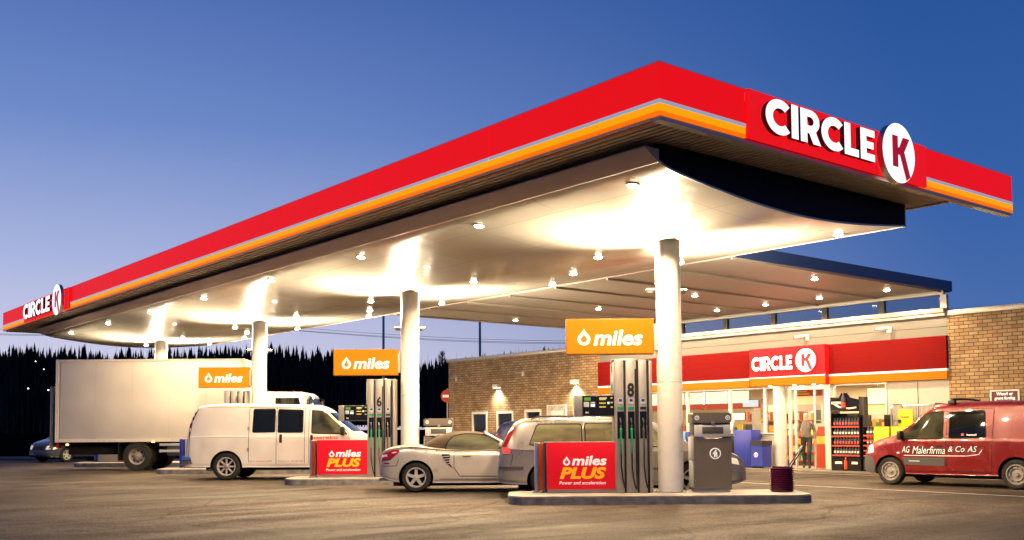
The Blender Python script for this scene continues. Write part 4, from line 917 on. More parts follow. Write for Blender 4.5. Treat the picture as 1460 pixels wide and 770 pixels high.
def miles_sign(k):
    nm = ['nearest', 'second', 'third', 'farthest'][k]
    o = thing('column_sign', 'lit orange sign with white lettering and drop on the %s column' % nm, 'sign', local(k), ANG, 'orange lit signs on the columns')
    a = MB(); a.box(-1.94, -.30, -.115, .115, 2.735, 3.40, 'orangeside', .004); a.build('case', o)
    for s in (-1, 1):
        a = MB(); yy = s * .116; a.box(-1.925, -.315, min(yy, yy + s * .004), max(yy, yy + s * .004), 2.75, 3.385, 'orange'); fc = a.build('face', o)
        fn = (lambda u, v, d: (u, -.12 - d, v)) if s < 0 else (lambda u, v, d: (-2.24 - u, .12 + d, v))
        V, T = LOGO; V2 = fit(V, -1.73, -1.49, 2.90, 3.215)
        mb = MB(); extr(mb, V2, T, fn, 0, .004, 'signwhite'); put('drop_emblem', mb.mesh('e', smooth=0, fix=False), fc)
        V, T = text2d('miles', 1, .028, .18); V2 = fit(V, -1.43, -.51, 2.895, 3.19)
        mb = MB(); extr(mb, V2, T, fn, 0, .004, 'signwhite'); put('lettering', mb.mesh('l', smooth=0, fix=False), fc)
    a = MB(); a.box(-.30, -.225, -.09, .09, 2.80, 3.30, 'lightgrey', .006); a.build('bracket', o)
def service_bin(k):
    nm = ['nearest', 'second', 'third', 'farthest'][k]
    o = thing('service_bin', 'taupe service bin with paper dispenser and round emblem on the %s island' % nm, 'litter bin', local(k), ANG, 'service bins on the islands')
    a = MB(); a.box(.42, 1.07, -.20, .2, .153, .21, 'steel', .004); a.build('base', o)
    a = MB(); a.prism([(.40, .212), (1.09, .212), (1.09, 1.21), (.98, 1.16), (.85, 1.14), (.64, 1.14), (.51, 1.16), (.40, 1.21)], -.235, .235, 'bin', 'y'); a.build('body', o, smooth=30)
    a = MB(); a.box(.40, 1.09, -.20, .235, 1.21, 1.44, 'darkgrey', .01); a.prism([(.37, 1.442), (1.10, 1.442), (1.10, 1.60), (1.06, 1.625), (.41, 1.625), (.37, 1.60)], -.245, .245, 'bin', 'y'); a.build('top_box', o, smooth=30)
    a = MB(); a.box(.41, 1.08, -.262, -.21, 1.18, 1.40, 'lightgrey', .012); ds = a.build('dispenser', o); a = MB(); a.box(.55, .94, -.266, -.2625, 1.235, 1.36, 'darkgrey', .001); a.build('window', ds)
    a = MB(); a.box(.55, .95, -.27, -.21, 1.405, 1.44, 'black', .008); a.box(.72, .78, -.285, -.27, 1.40, 1.46, 'steel', .004); a.build('clip', ds)
    a = MB(); a.lathe([(.105, 0), (.105, .004)], (.79, -.2395, .87), 'signwhite', 'y', 32); a.lathe([(.085, 0), (.085, .003)], (.79, -.2425, .87), 'bin', 'y', 32)
    a.lathe([(.016, 0), (.016, .003)], (.80, -.246, .925), 'signwhite', 'y', 12); a.prism([(.77, .80), (.79, .80), (.80, .85), (.81, .80), (.83, .80), (.82, .90), (.77, .91), (.74, .86), (.76, .86)], -.2465, -.243, 'signwhite', 'y'); a.build('emblem', o)
    a = MB()
    for x in (.46, 1.03): a.lathe([(.042, 0), (.042, .003)], (x, -.249, 1.53), 'signwhite', 'y', 20); a.lathe([(.030, 0), (.030, .003)], (x, -.2525, 1.53), 'darkgrey', 'y', 20); a.box(x - .008, x + .008, -.257, -.254, 1.515, 1.545, 'signwhite')
    a.build('pictogram', o)
    a = MB(); a.box(.365, .398, -.2, .2, .75, 1.18, 'lightgrey', .006); a.box(.372, .398, -.18, .18, .24, .74, 'lightgrey', .004); a.build('side_panel', o)
def wash_bucket(k):
    o = thing('wash_bucket', 'dark red ribbed washing bucket at the right end of the nearest island', 'bucket', K(0, 0), ANG)
    a = MB(); prof = [(.2, .155)]
    for i in range(11):
        z = .165 + i * .040; prof += [(.195, z), (.228, z + .012), (.228, z + .024), (.195, z + .037)]
    a.lathe(prof + [(.2, .612), (.19, .612), (.19, .2), (.01, .2)], (2.05, -.1, 0), 'coil', seg=36, cap=False); a.lathe([(.001, .55), (.188, .55)], (2.05, -.1, 0), 'black', seg=24, cap=False); a.build('ribbed_body', o, smooth=50)
    for i, (dx, dy, c) in enumerate(((0, 0, 'signwhite'), (.06, .05, 'black'))):
        s = thing('squeegee', '%s-handled squeegee leaning out of the dark red bucket' % ('white' if i == 0 else 'black'), 'squeegee', K(2.02 + dx, -.1 + dy, .50), ANG)
        a = MB(); a.tube([(-.05, 0, -.2), (.33, 0, .37)], .013, c if i else 'chrome', 8); a.build('handle', s); a = MB(); a.tube([(.33, 0, .37), (.42, 0, .50)], .018, 'black' if i else 'lightgrey', 8); a.build('grip', s)
        a = MB(); a.box(-.07, -.03, -.1, .1, -.28, -.2, 'black'); a.build('blade', s)
for k in range(4): island(k)
pump(0, '8'); pump(1, '6'); pump(2, '4', has_panel=False); pump(3, '2', has_panel=False)
post_guard(0); post_guard(1); post_guard(2, True); post_guard(3, True)
for k in range(4): miles_sign(k) if k < 3 else None
service_bin(0); service_bin(1); wash_bucket(0)

# ------------------------------------------------------------------ vehicles
def lerp_pts(pts, x):
    if x <= pts[0][0]: return pts[0][1]
    for (a0, b0), (c0, d0) in zip(pts, pts[1:]):
        if x <= c0: return b0 + (d0 - b0) * (x - a0) / max(c0 - a0, 1e-6)
    return pts[-1][1]
def smooth_fn(pts):
    P = cr(pts, 8); P = [(p[0], p[1]) for p in P]; P.sort(); return lambda x: lerp_pts(P, x)
class Car:
    def __init__(s, name, label, cat, L, top, belt, bot, plan, roofw, wheels, wr, ww, m, loc, rz, scale=1.0, crown=.03, arch=.06, round_=.35, belt_in=.025, group=None):
        s.o = thing(name, label, cat, loc, rz, group); s.o.scale = (scale,) * 3; s.L = L
        ft, fb, f0, fp, fr_ = (smooth_fn(top), smooth_fn(belt), smooth_fn(bot), smooth_fn(plan), smooth_fn(roofw))
        NX = 76; NS = 9; bm = bmesh.new(); rows = []
        xs = []
        for i in range(NX + 1):
            t = i / NX; xs.append(L * (t - .12 * sin(2 * pi * t) / (2 * pi) * 3.2 * .8))
        keys = sorted(set([p[0] for p in top if 0 < p[0] < L])); 
        for kx in keys:
            j = min(range(1, NX), key=lambda q: abs(xs[q] - kx)); xs[j] = kx
        xs = sorted(xs)
        for x in xs:
            zt = ft(x); z0 = f0(x); zb = min(fb(x), zt - .02); w = fp(x); g = max(0, min(1, (zt - zb) / .42)); wr_ = (w - belt_in) * (1 - g) + fr_(x) * g
            rr = max(.012, min(.14, (zt - zb) * round_)); 
            sec = [(0, z0), (w * .88, z0), (w * .975, z0 + .05), (w - .004, z0 + .22 * (zb - z0)), (w, z0 + .55 * (zb - z0)), (w - .006, zb - .10 * (zb - z0)), (w - belt_in, zb), (wr_ + (w - belt_in - wr_) * .12 + .012, zt - rr), (wr_ - rr * .35, zt - rr * .22), (wr_ * .66, zt + crown * .25), (0, zt + crown * .55)]
            c = cr(sec, 4); rows.append([bm.verts.new((x, -max(p[0], 0), p[1])) for p in c] + [bm.verts.new((x, max(p[0], 0), p[1])) for p in c[-2:0:-1]])
        n = len(rows[0])
        for i in range(len(rows) - 1):
            for j in range(n): bm.faces.new((rows[i][j], rows[i + 1][j], rows[i + 1][(j + 1) % n], rows[i][(j + 1) % n]))
        bm.faces.new(rows[0][::-1]); bm.faces.new(rows[-1]); bmesh.ops.recalc_face_normals(bm, faces=bm.faces[:])
        me = bpy.data.meshes.new('body'); bm.to_mesh(me); bm.free(); me.materials.append(M[m]); me.materials.append(M['wheelwell'])
        bo = bpy.data.objects.new('body', me); COL.objects.link(bo)
        cb = MB()
        for wx in wheels:
            w = fp(wx)
            for sd in (-1, 1): cb.lathe([(wr + arch, 0), (wr + arch, ww + .12 + .3)], (wx, sd * (w - ww - .12) if sd > 0 else -(w + .3), wr), m, 'y', 36)
        cm = cb.mesh('cut'); co = bpy.data.objects.new('cut', cm); COL.objects.link(co)
        md = bo.modifiers.new('b', 'BOOLEAN'); md.object = co; md.operation = 'DIFFERENCE'; md.solver = 'EXACT'
        dg = bpy.context.evaluated_depsgraph_get(); m2 = bpy.data.meshes.new_from_object(bo.evaluated_get(dg))
        bpy.data.objects.remove(bo); bpy.data.objects.remove(co)
        m2.materials.clear(); m2.materials.append(M[m]); m2.materials.append(M['wheelwell'])
        for p in m2.polygons:
            c = p.center; k = 0
            for wx in wheels:
                if (c.x - wx) ** 2 + (c.z - wr) ** 2 <= (wr + arch + .004) ** 2 and abs(p.normal.y) < .5 or ((c.x - wx) ** 2 + (c.z - wr) ** 2 < (wr + arch - .01) ** 2): k = 1
            p.material_index = k
        m2.shade_smooth(); m2.set_sharp_from_angle(angle=radians(38))
        s.body = put('body', m2, s.o); bb = bmesh.new(); bb.from_mesh(m2); s.bvh = BVHTree.FromBMesh(bb); bb.free()
        s.wheels(wheels, wr, ww, fp)
    def hit(s, u, v, ax, sd):
        if ax == 'y': o, d = Vector((u, sd * 4, v)), Vector((0, -sd, 0))
        elif ax == 'x': o, d = Vector((sd * 9 + s.L / 2, u, v)), Vector((-sd, 0, 0))
        else: o, d = Vector((u, v, 6)), Vector((0, 0, -1))
        h = s.bvh.ray_cast(o, d)
        if h[0] is None: h = s.bvh.find_nearest(o + d * (4 - .8 if ax == 'y' else 4.5))
        return h[0], -d
    def decal(s, name, poly, m, ax='y', sides=(-1, 1), off=.005, parent=None, step=.07, tris=None, thick=0.0):
        out = []
        for sd in sides:
            bm = bmesh.new()
            if tris: 
                vv = [bm.verts.new((p[0], p[1], 0)) for p in poly]
                for t in tris:
                    try: bm.faces.new([vv[i] for i in t])
                    except ValueError: pass
            else:
                bm.faces.new([bm.verts.new((p[0], p[1], 0)) for p in poly])
                for k in (0, 1):
                    lo = min(p[k] for p in poly); hi = max(p[k] for p in poly); q = lo + step
                    while q < hi - 1e-4:
                        pl = [0, 0, 0]; pl[k] = q; no = [0, 0, 0]; no[k] = 1
                        bmesh.ops.bisect_plane(bm, geom=bm.verts[:] + bm.edges[:] + bm.faces[:], plane_co=pl, plane_no=no); q += step
            for v in bm.verts:
                p, nn = s.hit(v.co.x, v.co.y, ax, sd); v.co = p + nn * off
            if not tris: bmesh.ops.recalc_face_normals(bm, faces=bm.faces[:])
            want = Vector((0, sd, 0)) if ax == 'y' else (Vector((sd, 0, 0)) if ax == 'x' else Vector((0, 0, 1)))
            tot = sum((f.normal.dot(want) for f in bm.faces), 0.0)
            bm.normal_update(); tot = sum((f.normal.dot(want) for f in bm.faces), 0.0)
            if tot < 0: bmesh.ops.reverse_faces(bm, faces=bm.faces[:])
            me = bpy.data.meshes.new(name); bm.to_mesh(me); bm.free(); me.materials.append(M[m]); me.shade_smooth()
            out.append(put(name, me, parent or s.o))
        return out
    def line(s, pts, w=.012, m='wheelwell', sides=(-1, 1), name='panel_gap', ax='y', off=.003):
        """thin strip along a polyline"""
        for sd in sides:
            mb = MB(); P = []
            for (a0, b0), (c0, d0) in zip(pts, pts[1:]):
                L_ = sqrt((c0 - a0) ** 2 + (d0 - b0) ** 2); n = max(1, int(L_ / .06))
                for k in range(n): P.append((a0 + (c0 - a0) * k / n, b0 + (d0 - b0) * k / n))
            P.append(pts[-1]); vs = []
            for i, p in enumerate(P):
                q0 = P[max(i - 1, 0)]; q1 = P[min(i + 1, len(P) - 1)]; dx, dz = q1[0] - q0[0], q1[1] - q0[1]; l = sqrt(dx * dx + dz * dz) or 1; nx, nz = -dz / l * w / 2, dx / l * w / 2
                for q in ((p[0] + nx, p[1] + nz), (p[0] - nx, p[1] - nz)):
                    h, nn = s.hit(q[0], q[1], ax, sd); vs.append(h + nn * off)
            mb.add(vs, [(2 * i, 2 * i + 1, 2 * i + 3, 2 * i + 2) for i in range(len(P) - 1)], m); mb.build(name, s.o)
    def text(s, txt, x0, x1, z0, z1, m, sd=-1, bold=.01, shear=0.0, name='lettering', ax='y'):
        V, T = text2d(txt, 1, bold, shear)
        V = fit(V, x0, x1, z0, z1)
        if sd > 0 and ax == 'y': V = [(x0 + x1 - u, v) for u, v in V]
        return s.decal(name, V, m, ax=ax, sides=(sd,), off=.008, tris=T)
    def wheels(s, xs, r, w, fp, style=None):
        s.wh = []
        for wx in xs:
            for sd in (-1, 1):
                y = sd * (fp(wx) - w / 2 - .012); wh = thing('wheel', None, None, (wx, y, r)); wh.parent = s.o; wh.rotation_euler = (0, 0, 0 if sd < 0 else pi)
                a = MB(); a.lathe([(r * .66, -w / 2 + .01), (r * .74, -w / 2), (r * .93, -w / 2 + .008), (r, -w / 2 + .04), (r, w / 2 - .04), (r * .93, w / 2 - .008), (r * .66, w / 2 - .01)], (0, 0, 0), 'rubber', 'y', 36, cap=False)
                for k in (0.80, .86): a.lathe([(r * k, -w / 2 - .002), (r * k + .006, -w / 2 - .004), (r * k + .012, -w / 2 - .001)], (0, 0, 0), 'rubber', 'y', 36, cap=False)
                a.build('tyre', wh); s.wh.append((wh, r, w))
    def rims(s, style, m='alloy'):
        for wh, r, w in s.wh:
            R_ = r * .68; a = MB(); y0 = -w / 2 + .012
            a.lathe([(R_, y0 - .004), (R_ - .02, y0 - .006), (R_ - .035, y0 + .05), (R_ - .04, y0 + .09)], (0, 0, 0), m, 'y', 36, cap=False); a.lathe([(.001, y0 + .085), (R_ - .03, y0 + .09)], (0, 0, 0), 'wheelwell', 'y', 24, cap=False)
            if style == 'star':
                for k in range(5):
                    an = 2 * pi * k / 5 + .3; c, sn = cos(an), sin(an); q = lambda u, v: (u * c - v * sn, u * sn + v * c)
                    a.prism([q(.02, -.035), q(R_ - .02, -.028), q(R_ - .02, .028), q(.02, .035)], y0 + .01, y0 + .06, m, 'y')
                a.lathe([(.001, y0 - .002), (.05, y0 + .002), (.06, y0 + .03)], (0, 0, 0), m, 'y', 20, cap=False)
            elif style == 'eight':
                for k in range(8):
                    an = 2 * pi * k / 8; c, sn = cos(an), sin(an); q = lambda u, v: (u * c - v * sn, u * sn + v * c)
                    a.prism([q(.04, -.022), q(R_ - .02, -.02), q(R_ - .02, .02), q(.04, .022)], y0 + .015, y0 + .055, m, 'y')
                a.lathe([(.001, y0 - .01), (.045, y0 - .006), (.075, y0 + .02)], (0, 0, 0), 'dusty', 'y', 20, cap=False)
            else:
                a.lathe([(.001, y0 + .0), (.035, y0 + .0), (.045, y0 + .03), (.10, y0 + .035), (R_ * .62, y0 + .012), (R_ * .80, y0 + .04), (R_ - .02, y0 + .03)], (0, 0, 0), m, 'y', 36, cap=False)
                for k in range(9):
                    an = 2 * pi * k / 9; a.lathe([(.001, y0 + .004), (.014, y0 + .004)], (cos(an) * R_ * .72, 0, sin(an) * R_ * .72), 'wheelwell', 'y', 8, cap=False)
            a.build('rim', wh)
def round_poly(x0, x1, z0, z1, r=.05, n=4, skew=(0, 0)):
    P = rounded(x0, x1, z0, z1, r, n); return [(x + (skew[0] if z > (z0 + z1) / 2 else skew[1]) * ((z - z0) / (z1 - z0)), z) for x, z in P]
def soft_poly(P, r=.04, n=4):
    out = []; N_ = len(P)
    for i in range(N_):
        p = Vector((*P[i], 0)); a_ = Vector((*P[i - 1], 0)) - p; b_ = Vector((*P[(i + 1) % N_], 0)) - p; k = min(r, a_.length * .45, b_.length * .45)
        s0 = p + a_.normalized() * k; s1 = p + b_.normalized() * k
        for j in range(n + 1): t = j / n; q = s0 * (1 - t) ** 2 + p * 2 * t * (1 - t) + s1 * t * t; out.append((q.x, q.y))
    return out
def window(car, poly, m='carglass', name='side_window', sides=(-1, 1), trim=.022, ax='y', r=.05):
    P = soft_poly(poly, r); cx = sum(p[0] for p in P) / len(P); cz = sum(p[1] for p in P) / len(P)
    w = max(p[0] for p in P) - min(p[0] for p in P); h = max(p[1] for p in P) - min(p[1] for p in P)
    Q = [(cx + (x - cx) * (1 + 2 * trim / w), cz + (z - cz) * (1 + 2 * trim / h)) for x, z in P]
    a_ = car.decal(name + '_seal', Q, 'wheelwell', off=.004, ax=ax, sides=sides); b_ = car.decal(name, P, m, off=.009, ax=ax, sides=sides)
    for f_, g_ in zip(a_, b_): f_.parent = g_
def mirror(car, x, z, w, m, size=(.10, .22, .16)):
    for sd in (-1, 1):
        a = MB(); y0, y1 = sorted((sd * (w - .02), sd * (w + size[1]))); a.box(x - size[0] / 2, x + size[0] / 2, sorted((sd * (w + .04), sd * (w + size[1])))[0], sorted((sd * (w + .04), sd * (w + size[1])))[1], z - size[2] / 2, z + size[2] / 2, m, .03); a.box(x - .02, x + .03, y0 if sd > 0 else sd * (w + .05), sd * (w + .05) if sd > 0 else y1, z - size[2] / 2 - .01, z - size[2] / 2 + .04, 'black', .006); a.build('wing_mirror', car.o)
def handle(car, x, z, m, w=.16, sides=(-1, 1), v=False, h=.03):
    P = round_poly(x, x + (h if v else w), z, z + (w if v else h), .01, 3)
    car.decal('door_handle', P, m, off=.022, step=.05, sides=sides)
    car.decal('handle_recess', [(p[0] * 1.0, p[1] - .012) for p in P], 'wheelwell', off=.006, step=.05, sides=sides)

# --- white cargo van, facing right
VL = 5.55; vx = -11.88; vb = 8.55
van = Car('cargo_van', 'white windowed cargo van with orange lettering, parked behind the second pump', 'van', VL,
    [(0, .55), (.02, .9), (.06, 1.35), (.16, 1.75), (.30, 1.98), (.48, 2.05), (1.2, 2.08), (3.3, 2.03), (3.62, 1.99), (3.85, 1.86), (4.25, 1.56), (4.60, 1.27), (4.9, 1.17), (5.35, 1.02), (5.48, .88), (5.55, .6)],
    [(0, .5), (.02, .85), (.06, 1.2), (.5, 1.24), (4.2, 1.24), (4.7, 1.14), (5.4, .98), (5.55, .6)],
    [(0, .42), (.3, .36), (3, .33), (5.2, .36), (5.55, .42)],
    [(0, .90), (.12, .955), (.4, .985), (1, 1.0), (4.4, 1.0), (5.1, .97), (5.45, .88), (5.55, .80)],
    [(0, .84), (.4, .86), (3.4, .85), (4.2, .78), (4.6, .8), (5.5, .8)],
    [1.13, 4.56], .375, .25, 'vanwhite', K(vx, vb + 1.0), ANG, crown=.05)
van.rims('eight')
window(van, [(1.85, 1.31), (2.44, 1.31), (2.44, 1.92), (1.87, 1.92)], name='side_window'); window(van, [(2.54, 1.30), (3.20, 1.30), (3.20, 1.89), (2.54, 1.91)])
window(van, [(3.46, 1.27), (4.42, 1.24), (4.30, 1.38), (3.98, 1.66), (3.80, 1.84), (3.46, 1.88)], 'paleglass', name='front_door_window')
window(van, [(-.80, 1.33), (.80, 1.33), (.72, 1.82), (-.72, 1.82)], ax='x', sides=(1,), name='windscreen', r=.08); window(van, [(-.72, 1.28), (.72, 1.28), (.66, 1.80), (-.66, 1.80)], ax='x', sides=(-1,), name='rear_window', r=.06)
for pts in ([(1.74, .48), (1.74, 1.95)], [(2.49, .45), (2.49, 1.96)], [(3.26, .45), (3.26, 1.95)], [(1.74, 1.97), (3.28, 1.95)], [(3.38, .45), (3.37, 1.90), (3.8, 1.87), (4.46, 1.27), (4.50, .9)], [(.10, .62), (.14, 1.55), (.34, 1.96)]): van.line(pts)
van.line([(.25, 1.17), (1.7, 1.17)], .012, 'graywall'); van.line([(3.4, 1.02), (4.9, 1.0)], .012, 'graywall', sides=(-1, 1))
van.line([(.36, 2.0), (3.5, 1.985)], .018, 'graywall', name='rain_gutter')
handle(van, 2.58, 1.02, 'black', .22, (-1, 1), True, .07); handle(van, 3.42, 1.02, 'black', .2, (-1, 1), True, .07)
for z in (.78, 1.35): van.decal('hinge', [(1.70, z), (1.76, z), (1.76, z + .1), (1.70, z + .1)], 'dusty', off=.012)
van.decal('tail_lamp', soft_poly([(.035, 1.18), (.13, 1.18), (.19, 1.60), (.10, 1.58)], .02), 'taillamp', off=.012); van.decal('tail_lamp_lens', [(.05, 1.32), (.13, 1.32), (.15, 1.42), (.06, 1.42)], 'signwhite', off=.016)
van.decal('rear_quarter_glass', soft_poly([(.10, 1.62), (.20, 1.62), (.34, 1.93), (.26, 1.93)], .02), 'carglass', off=.01)
M['greytext'] = mat('grey_text', (.25, .24, .23), .5); M['orangetext'] = mat('orange_text', (.75, .13, .03), .5); van.text('aaareko', 3.47, 4.17, 1.10, 1.205, 'orangetext', bold=.012)
van.text('www.', 1.76, 1.92, .50, .53, 'greytext'); van.text('aaareko', 1.94, 2.22, .50, .535, 'orangetext'); van.text('.com', 2.23, 2.38, .50, .535, 'greytext'); van.text('Telefon nr. 475 00 025', 2.54, 3.22, .50, .535, 'greytext')
a = MB(); a.box(-.10, .06, -.93, .93, .42, .66, 'chrome', .03); a.box(-.02, .3, -.96, -.90, .44, .64, 'chrome', .02); a.box(-.02, .3, .90, .96, .44, .64, 'chrome', .02); a.build('rear_bumper', van.o)
a = MB(); a.box(VL - .08, VL + .1, -.9, .9, .42, .66, 'chrome', .03); a.build('front_bumper', van.o)
mirror(van, 4.32, 1.32, .95, 'black', (.12, .26, .24))
a = MB(); a.box(.5, 5.1, -.7, .7, .26, .40, 'wheelwell'); a.tube([(1.9, -.6, .30), (.75, -.75, .30), (.62, -.86, .28)], .03, 'dusty', 8); a.build('underbody', van.o)

# --- box truck, facing right
tb = 15.6
tk = thing('box_truck', 'large cream box truck standing behind the white van', 'truck', K(-18.58, tb + 1.25), ANG)
a = MB(); a.box(0, 6.46, -1.25, 1.25, 1.0, 3.80, 'truckwhite', .03); a.build('cargo_box', tk)
a = MB()
for z0, z1 in ((.985, 1.09), (3.74, 3.815)): a.box(-.012, 6.47, -1.272, -1.251, z0, z1, 'frame'); a.box(-.012, 6.47, 1.251, 1.272, z0, z1, 'frame')
for x0, x1 in ((-.014, .09), (6.38, 6.472)): a.box(x0, x1, -1.27, -1.2515, 1.091, 3.739, 'frame'); a.box(x0, x1, 1.2515, 1.27, 1.091, 3.739, 'frame')
a.box(.14, .155, -1.262, -1.2515, 1.1, 3.73, 'dusty')
for q in range(1, 5): a.box(.09 + q * 1.26, .096 + q * 1.26, -1.2535, -1.2512, 1.1, 3.73, 'graywall')
for q in range(33): a.box(.1 + q * .195, .118 + q * .195, -1.2755, -1.2725, 1.03, 1.048, 'dusty'); a.box(.1 + q * .195, .118 + q * .195, -1.2755, -1.2725, 3.77, 3.788, 'dusty')
a.box(-.03, -.001, -1.2, 1.2, 1.05, 3.7, 'graywall'); a.build('frame_profile', tk)
a = MB(); a.box(-.25, -.12, -1.15, 1.15, .82, 2.9, 'dusty', .02); a.build('tail_lift', tk)
a = MB(); a.box(.1, 7.7, -.45, .45, .72, .98, 'wheelwell'); a.box(.1, .22, -1.2, 1.2, .86, .98, 'wheelwell'); a.box(3.8, 5.2, -1.2, -.5, .5, .9, 'darkgrey', .04); a.box(.3, 2.1, -.9, .9, .55, .82, 'wheelwell', .03); a.build('chassis', tk)
for sd in (-1, 1):
    a = MB(); y0, y1 = (-1.23, -1.19) if sd < 0 else (1.19, 1.23)
    for z in (.62, .84): a.box(3.55, 5.9, y0, y1, z, z + .09, 'lightgrey', .005)
    for x in (3.7, 4.7, 5.7): a.box(x, x + .05, y0 + (.045 if sd < 0 else -.02), y1 + (.02 if sd < 0 else -.045), .55, .99, 'wheelwell')
    a.build('side_guard', tk)
def truck_wheel(x, y, r=.49, w=.30, flip=False):
    wh = thing('wheel', None, None, (x, y, r), pi if flip else 0); wh.parent = tk
    a = MB(); a.lathe([(r * .58, -w / 2), (r * .95, -w / 2), (r, -w / 2 + .04), (r, w / 2 - .04), (r * .95, w / 2), (r * .58, w / 2)], (0, 0, 0), 'rubber', 'y', 40, cap=False)
    for k in range(40):
        an = 2 * pi * k / 40; a.box(cos(an) * r * .99 - .012, cos(an) * r * .99 + .012, -w / 2 + .01, w / 2 - .01, sin(an) * r * .99 - .012, sin(an) * r * .99 + .012, 'rubber')
    a.build('tyre', wh)
    b = MB(); b.lathe([(r * .585, -w / 2 + .01), (r * .54, -w / 2 + .02), (r * .50, -w / 2 + .10), (r * .30, -w / 2 + .12), (r * .28, -w / 2 + .05), (r * .10, -w / 2 + .02), (.001, -w / 2 + .02)], (0, 0, 0), 'dusty', 'y', 30, cap=False)
    for k in range(8):
        an = 2 * pi * k / 8; b.lathe([(.001, -w / 2 + .108), (.035, -w / 2 + .108)], (cos(an) * r * .40, 0, sin(an) * r * .40), 'wheelwell', 'y', 10, cap=False); b.lathe([(.014, -w / 2 + .02), (.014, -w / 2 + .06)], (cos(an + .4) * r * .22, 0, sin(an + .4) * r * .22), 'rust', 'y', 6)
    b.build('rim', wh)
M['rust'] = mat('rusty_red', (.22, .03, .015), .6)
for x in (2.78, 7.5):
    truck_wheel(x, -1.07); truck_wheel(x, 1.07, flip=True)
truck_wheel(2.78, -.72, w=.28); truck_wheel(2.78, .72, w=.28, flip=True)
a = MB(); a.box(2.12, 2.15, -1.2, -.75, .33, 1.0, 'black'); a.tube([(2.13, -1.0, .95), (2.35, -1.0, 1.02)], .02, 'black', 6); a.build('mudflap', tk)
for x, m in ((.42, 'markerlamp'), (3.35, 'markerlamp')): a = MB(); a.box(x - .045, x + .045, -1.285, -1.255, .88 if x < 1 else .96, .93 if x < 1 else 1.0, m, .008); a.build('side_marker_lamp', tk)
a = MB(); a.box(.02, .10, -1.24, -1.0, .78, .95, 'taillamp', .01); a.build('tail_lamp', tk)
for x in (5.95, 6.6): a = MB(); a.lathe([(.001, 0), (.05, 0)], (x, -1.236, .9), 'markerlamp', 'y', 16, cap=False); a.build('reflector', tk) if x < 6 else None
# cab
a = MB()
prof = [(x_ - .5, z_) for x_, z_ in [(7.45, .55), (7.45, 2.45), (7.52, 2.62), (7.7, 2.68), (8.9, 2.66), (9.05, 2.55), (9.25, 1.55), (9.32, 1.2), (9.32, .5), (8.6, .45), (8.5, .95), (8.35, 1.08), (7.65, 1.08), (7.5, .95)]]
a.prism(prof, -1.1, 1.1, 'vanwhite', 'y'); cabo = a.build('cab', tk, smooth=30)
a = MB(); 
for sd in (-1, 1): a.prism([(7.48, 1.75), (7.48, 2.46), (8.28, 2.46), (8.48, 1.75)], sd * 1.101, sd * 1.106, 'carglass', 'y'); a.box(7.86, 7.90, min(sd * 1.107, sd * 1.112), max(sd * 1.107, sd * 1.112), 1.75, 2.46, 'wheelwell')
a.add([(8.585, -1.0, 2.47), (8.585, 1.0, 2.47), (8.735, 1.0, 1.7), (8.735, -1.0, 1.7)], [(0, 1, 2, 3)], 'carglass'); a.build('cab_window', cabo)
a = MB()
for sd in (-1, 1): a.tube([(8.5, sd * 1.1, 2.5), (8.7, sd * 1.3, 2.45), (8.7, sd * 1.3, 1.7)], .018, 'black', 6); a.box(8.6, 8.7, min(sd * 1.2, sd * 1.4), max(sd * 1.2, sd * 1.4), 1.75, 2.4, 'black', .03)
a.build('wing_mirror', tk)
for z, y in ((2.47, -1.0), (2.22, -1.08)): a = MB(); a.tube([(8.62, y, z), (8.75, y, z)], .06, 'chrome', 12); lm = a.build('work_lamp', tk); a = MB(); a.lathe([(.01, .01), (.055, .0)], (8.762, y, z), 'markerlamp' if z < 2.3 else 'lamp', 'x', 14, cap=False); a.build('lens', lm)

# --- champagne soft-top roadster, facing right
mr = Car('convertible_car', 'champagne silver two-seat roadster with closed brown soft top behind the second sign', 'car', 3.90,
    [(0, .50), (.015, .70), (.07, .84), (.2, .92), (.5, .965), (.85, .965), (1.15, .93), (1.5, .90), (1.9, .885), (2.5, .895), (2.75, .90), (3.2, .83), (3.6, .72), (3.82, .60), (3.90, .42)],
    [(0, .48), (.07, .78), (.5, .90), (1.0, .89), (1.5, .85), (2.4, .84), (3.2, .77), (3.7, .62), (3.9, .42)],
    [(0, .36), (.25, .24), (.8, .19), (3.2, .18), (3.7, .2), (3.9, .3)],
    [(0, .60), (.06, .70), (.25, .79), (.77, .845), (1.6, .83), (2.4, .825), (3.25, .84), (3.65, .74), (3.82, .62), (3.9, .48)],
    [(0, .6), (1, .74), (2.5, .72), (3.4, .7), (3.9, .45)],
    [.80, 3.25], .315, .21, 'champagne', K(-5.83 - .02, 2.75 + .84), ANG, 1.02, crown=.05, arch=.05, belt_in=.05)
mr.rims('star')
a = MB()
def top_section(x, zt, w, zb, n=14):
    out = []
    for i in range(n + 1):
        t = pi * i / n; c, s_ = cos(t), sin(t); out.append((x, -w * (abs(c) ** .55) * (1 if c > 0 else -1), zb + (zt - zb) * (s_ ** .60)))
    return out
SX = [(.84, .96, .55), (.93, 1.02, .60), (1.08, 1.11, .65), (1.26, 1.20, .675), (1.48, 1.262, .675), (1.75, 1.285, .655), (2.02, 1.275, .635), (2.22, 1.24, .62)]
rows = [top_section(x, z, w, .86) for x, z, w in SX]; vs = [p for r_ in rows for p in r_]; n_ = len(rows[0])
a.add(vs, [(i * n_ + j, (i + 1) * n_ + j, (i + 1) * n_ + j + 1, i * n_ + j + 1) for i in range(len(rows) - 1) for j in range(n_ - 1)], 'softtop'); st = a.build('soft_top', mr.o, smooth=50)
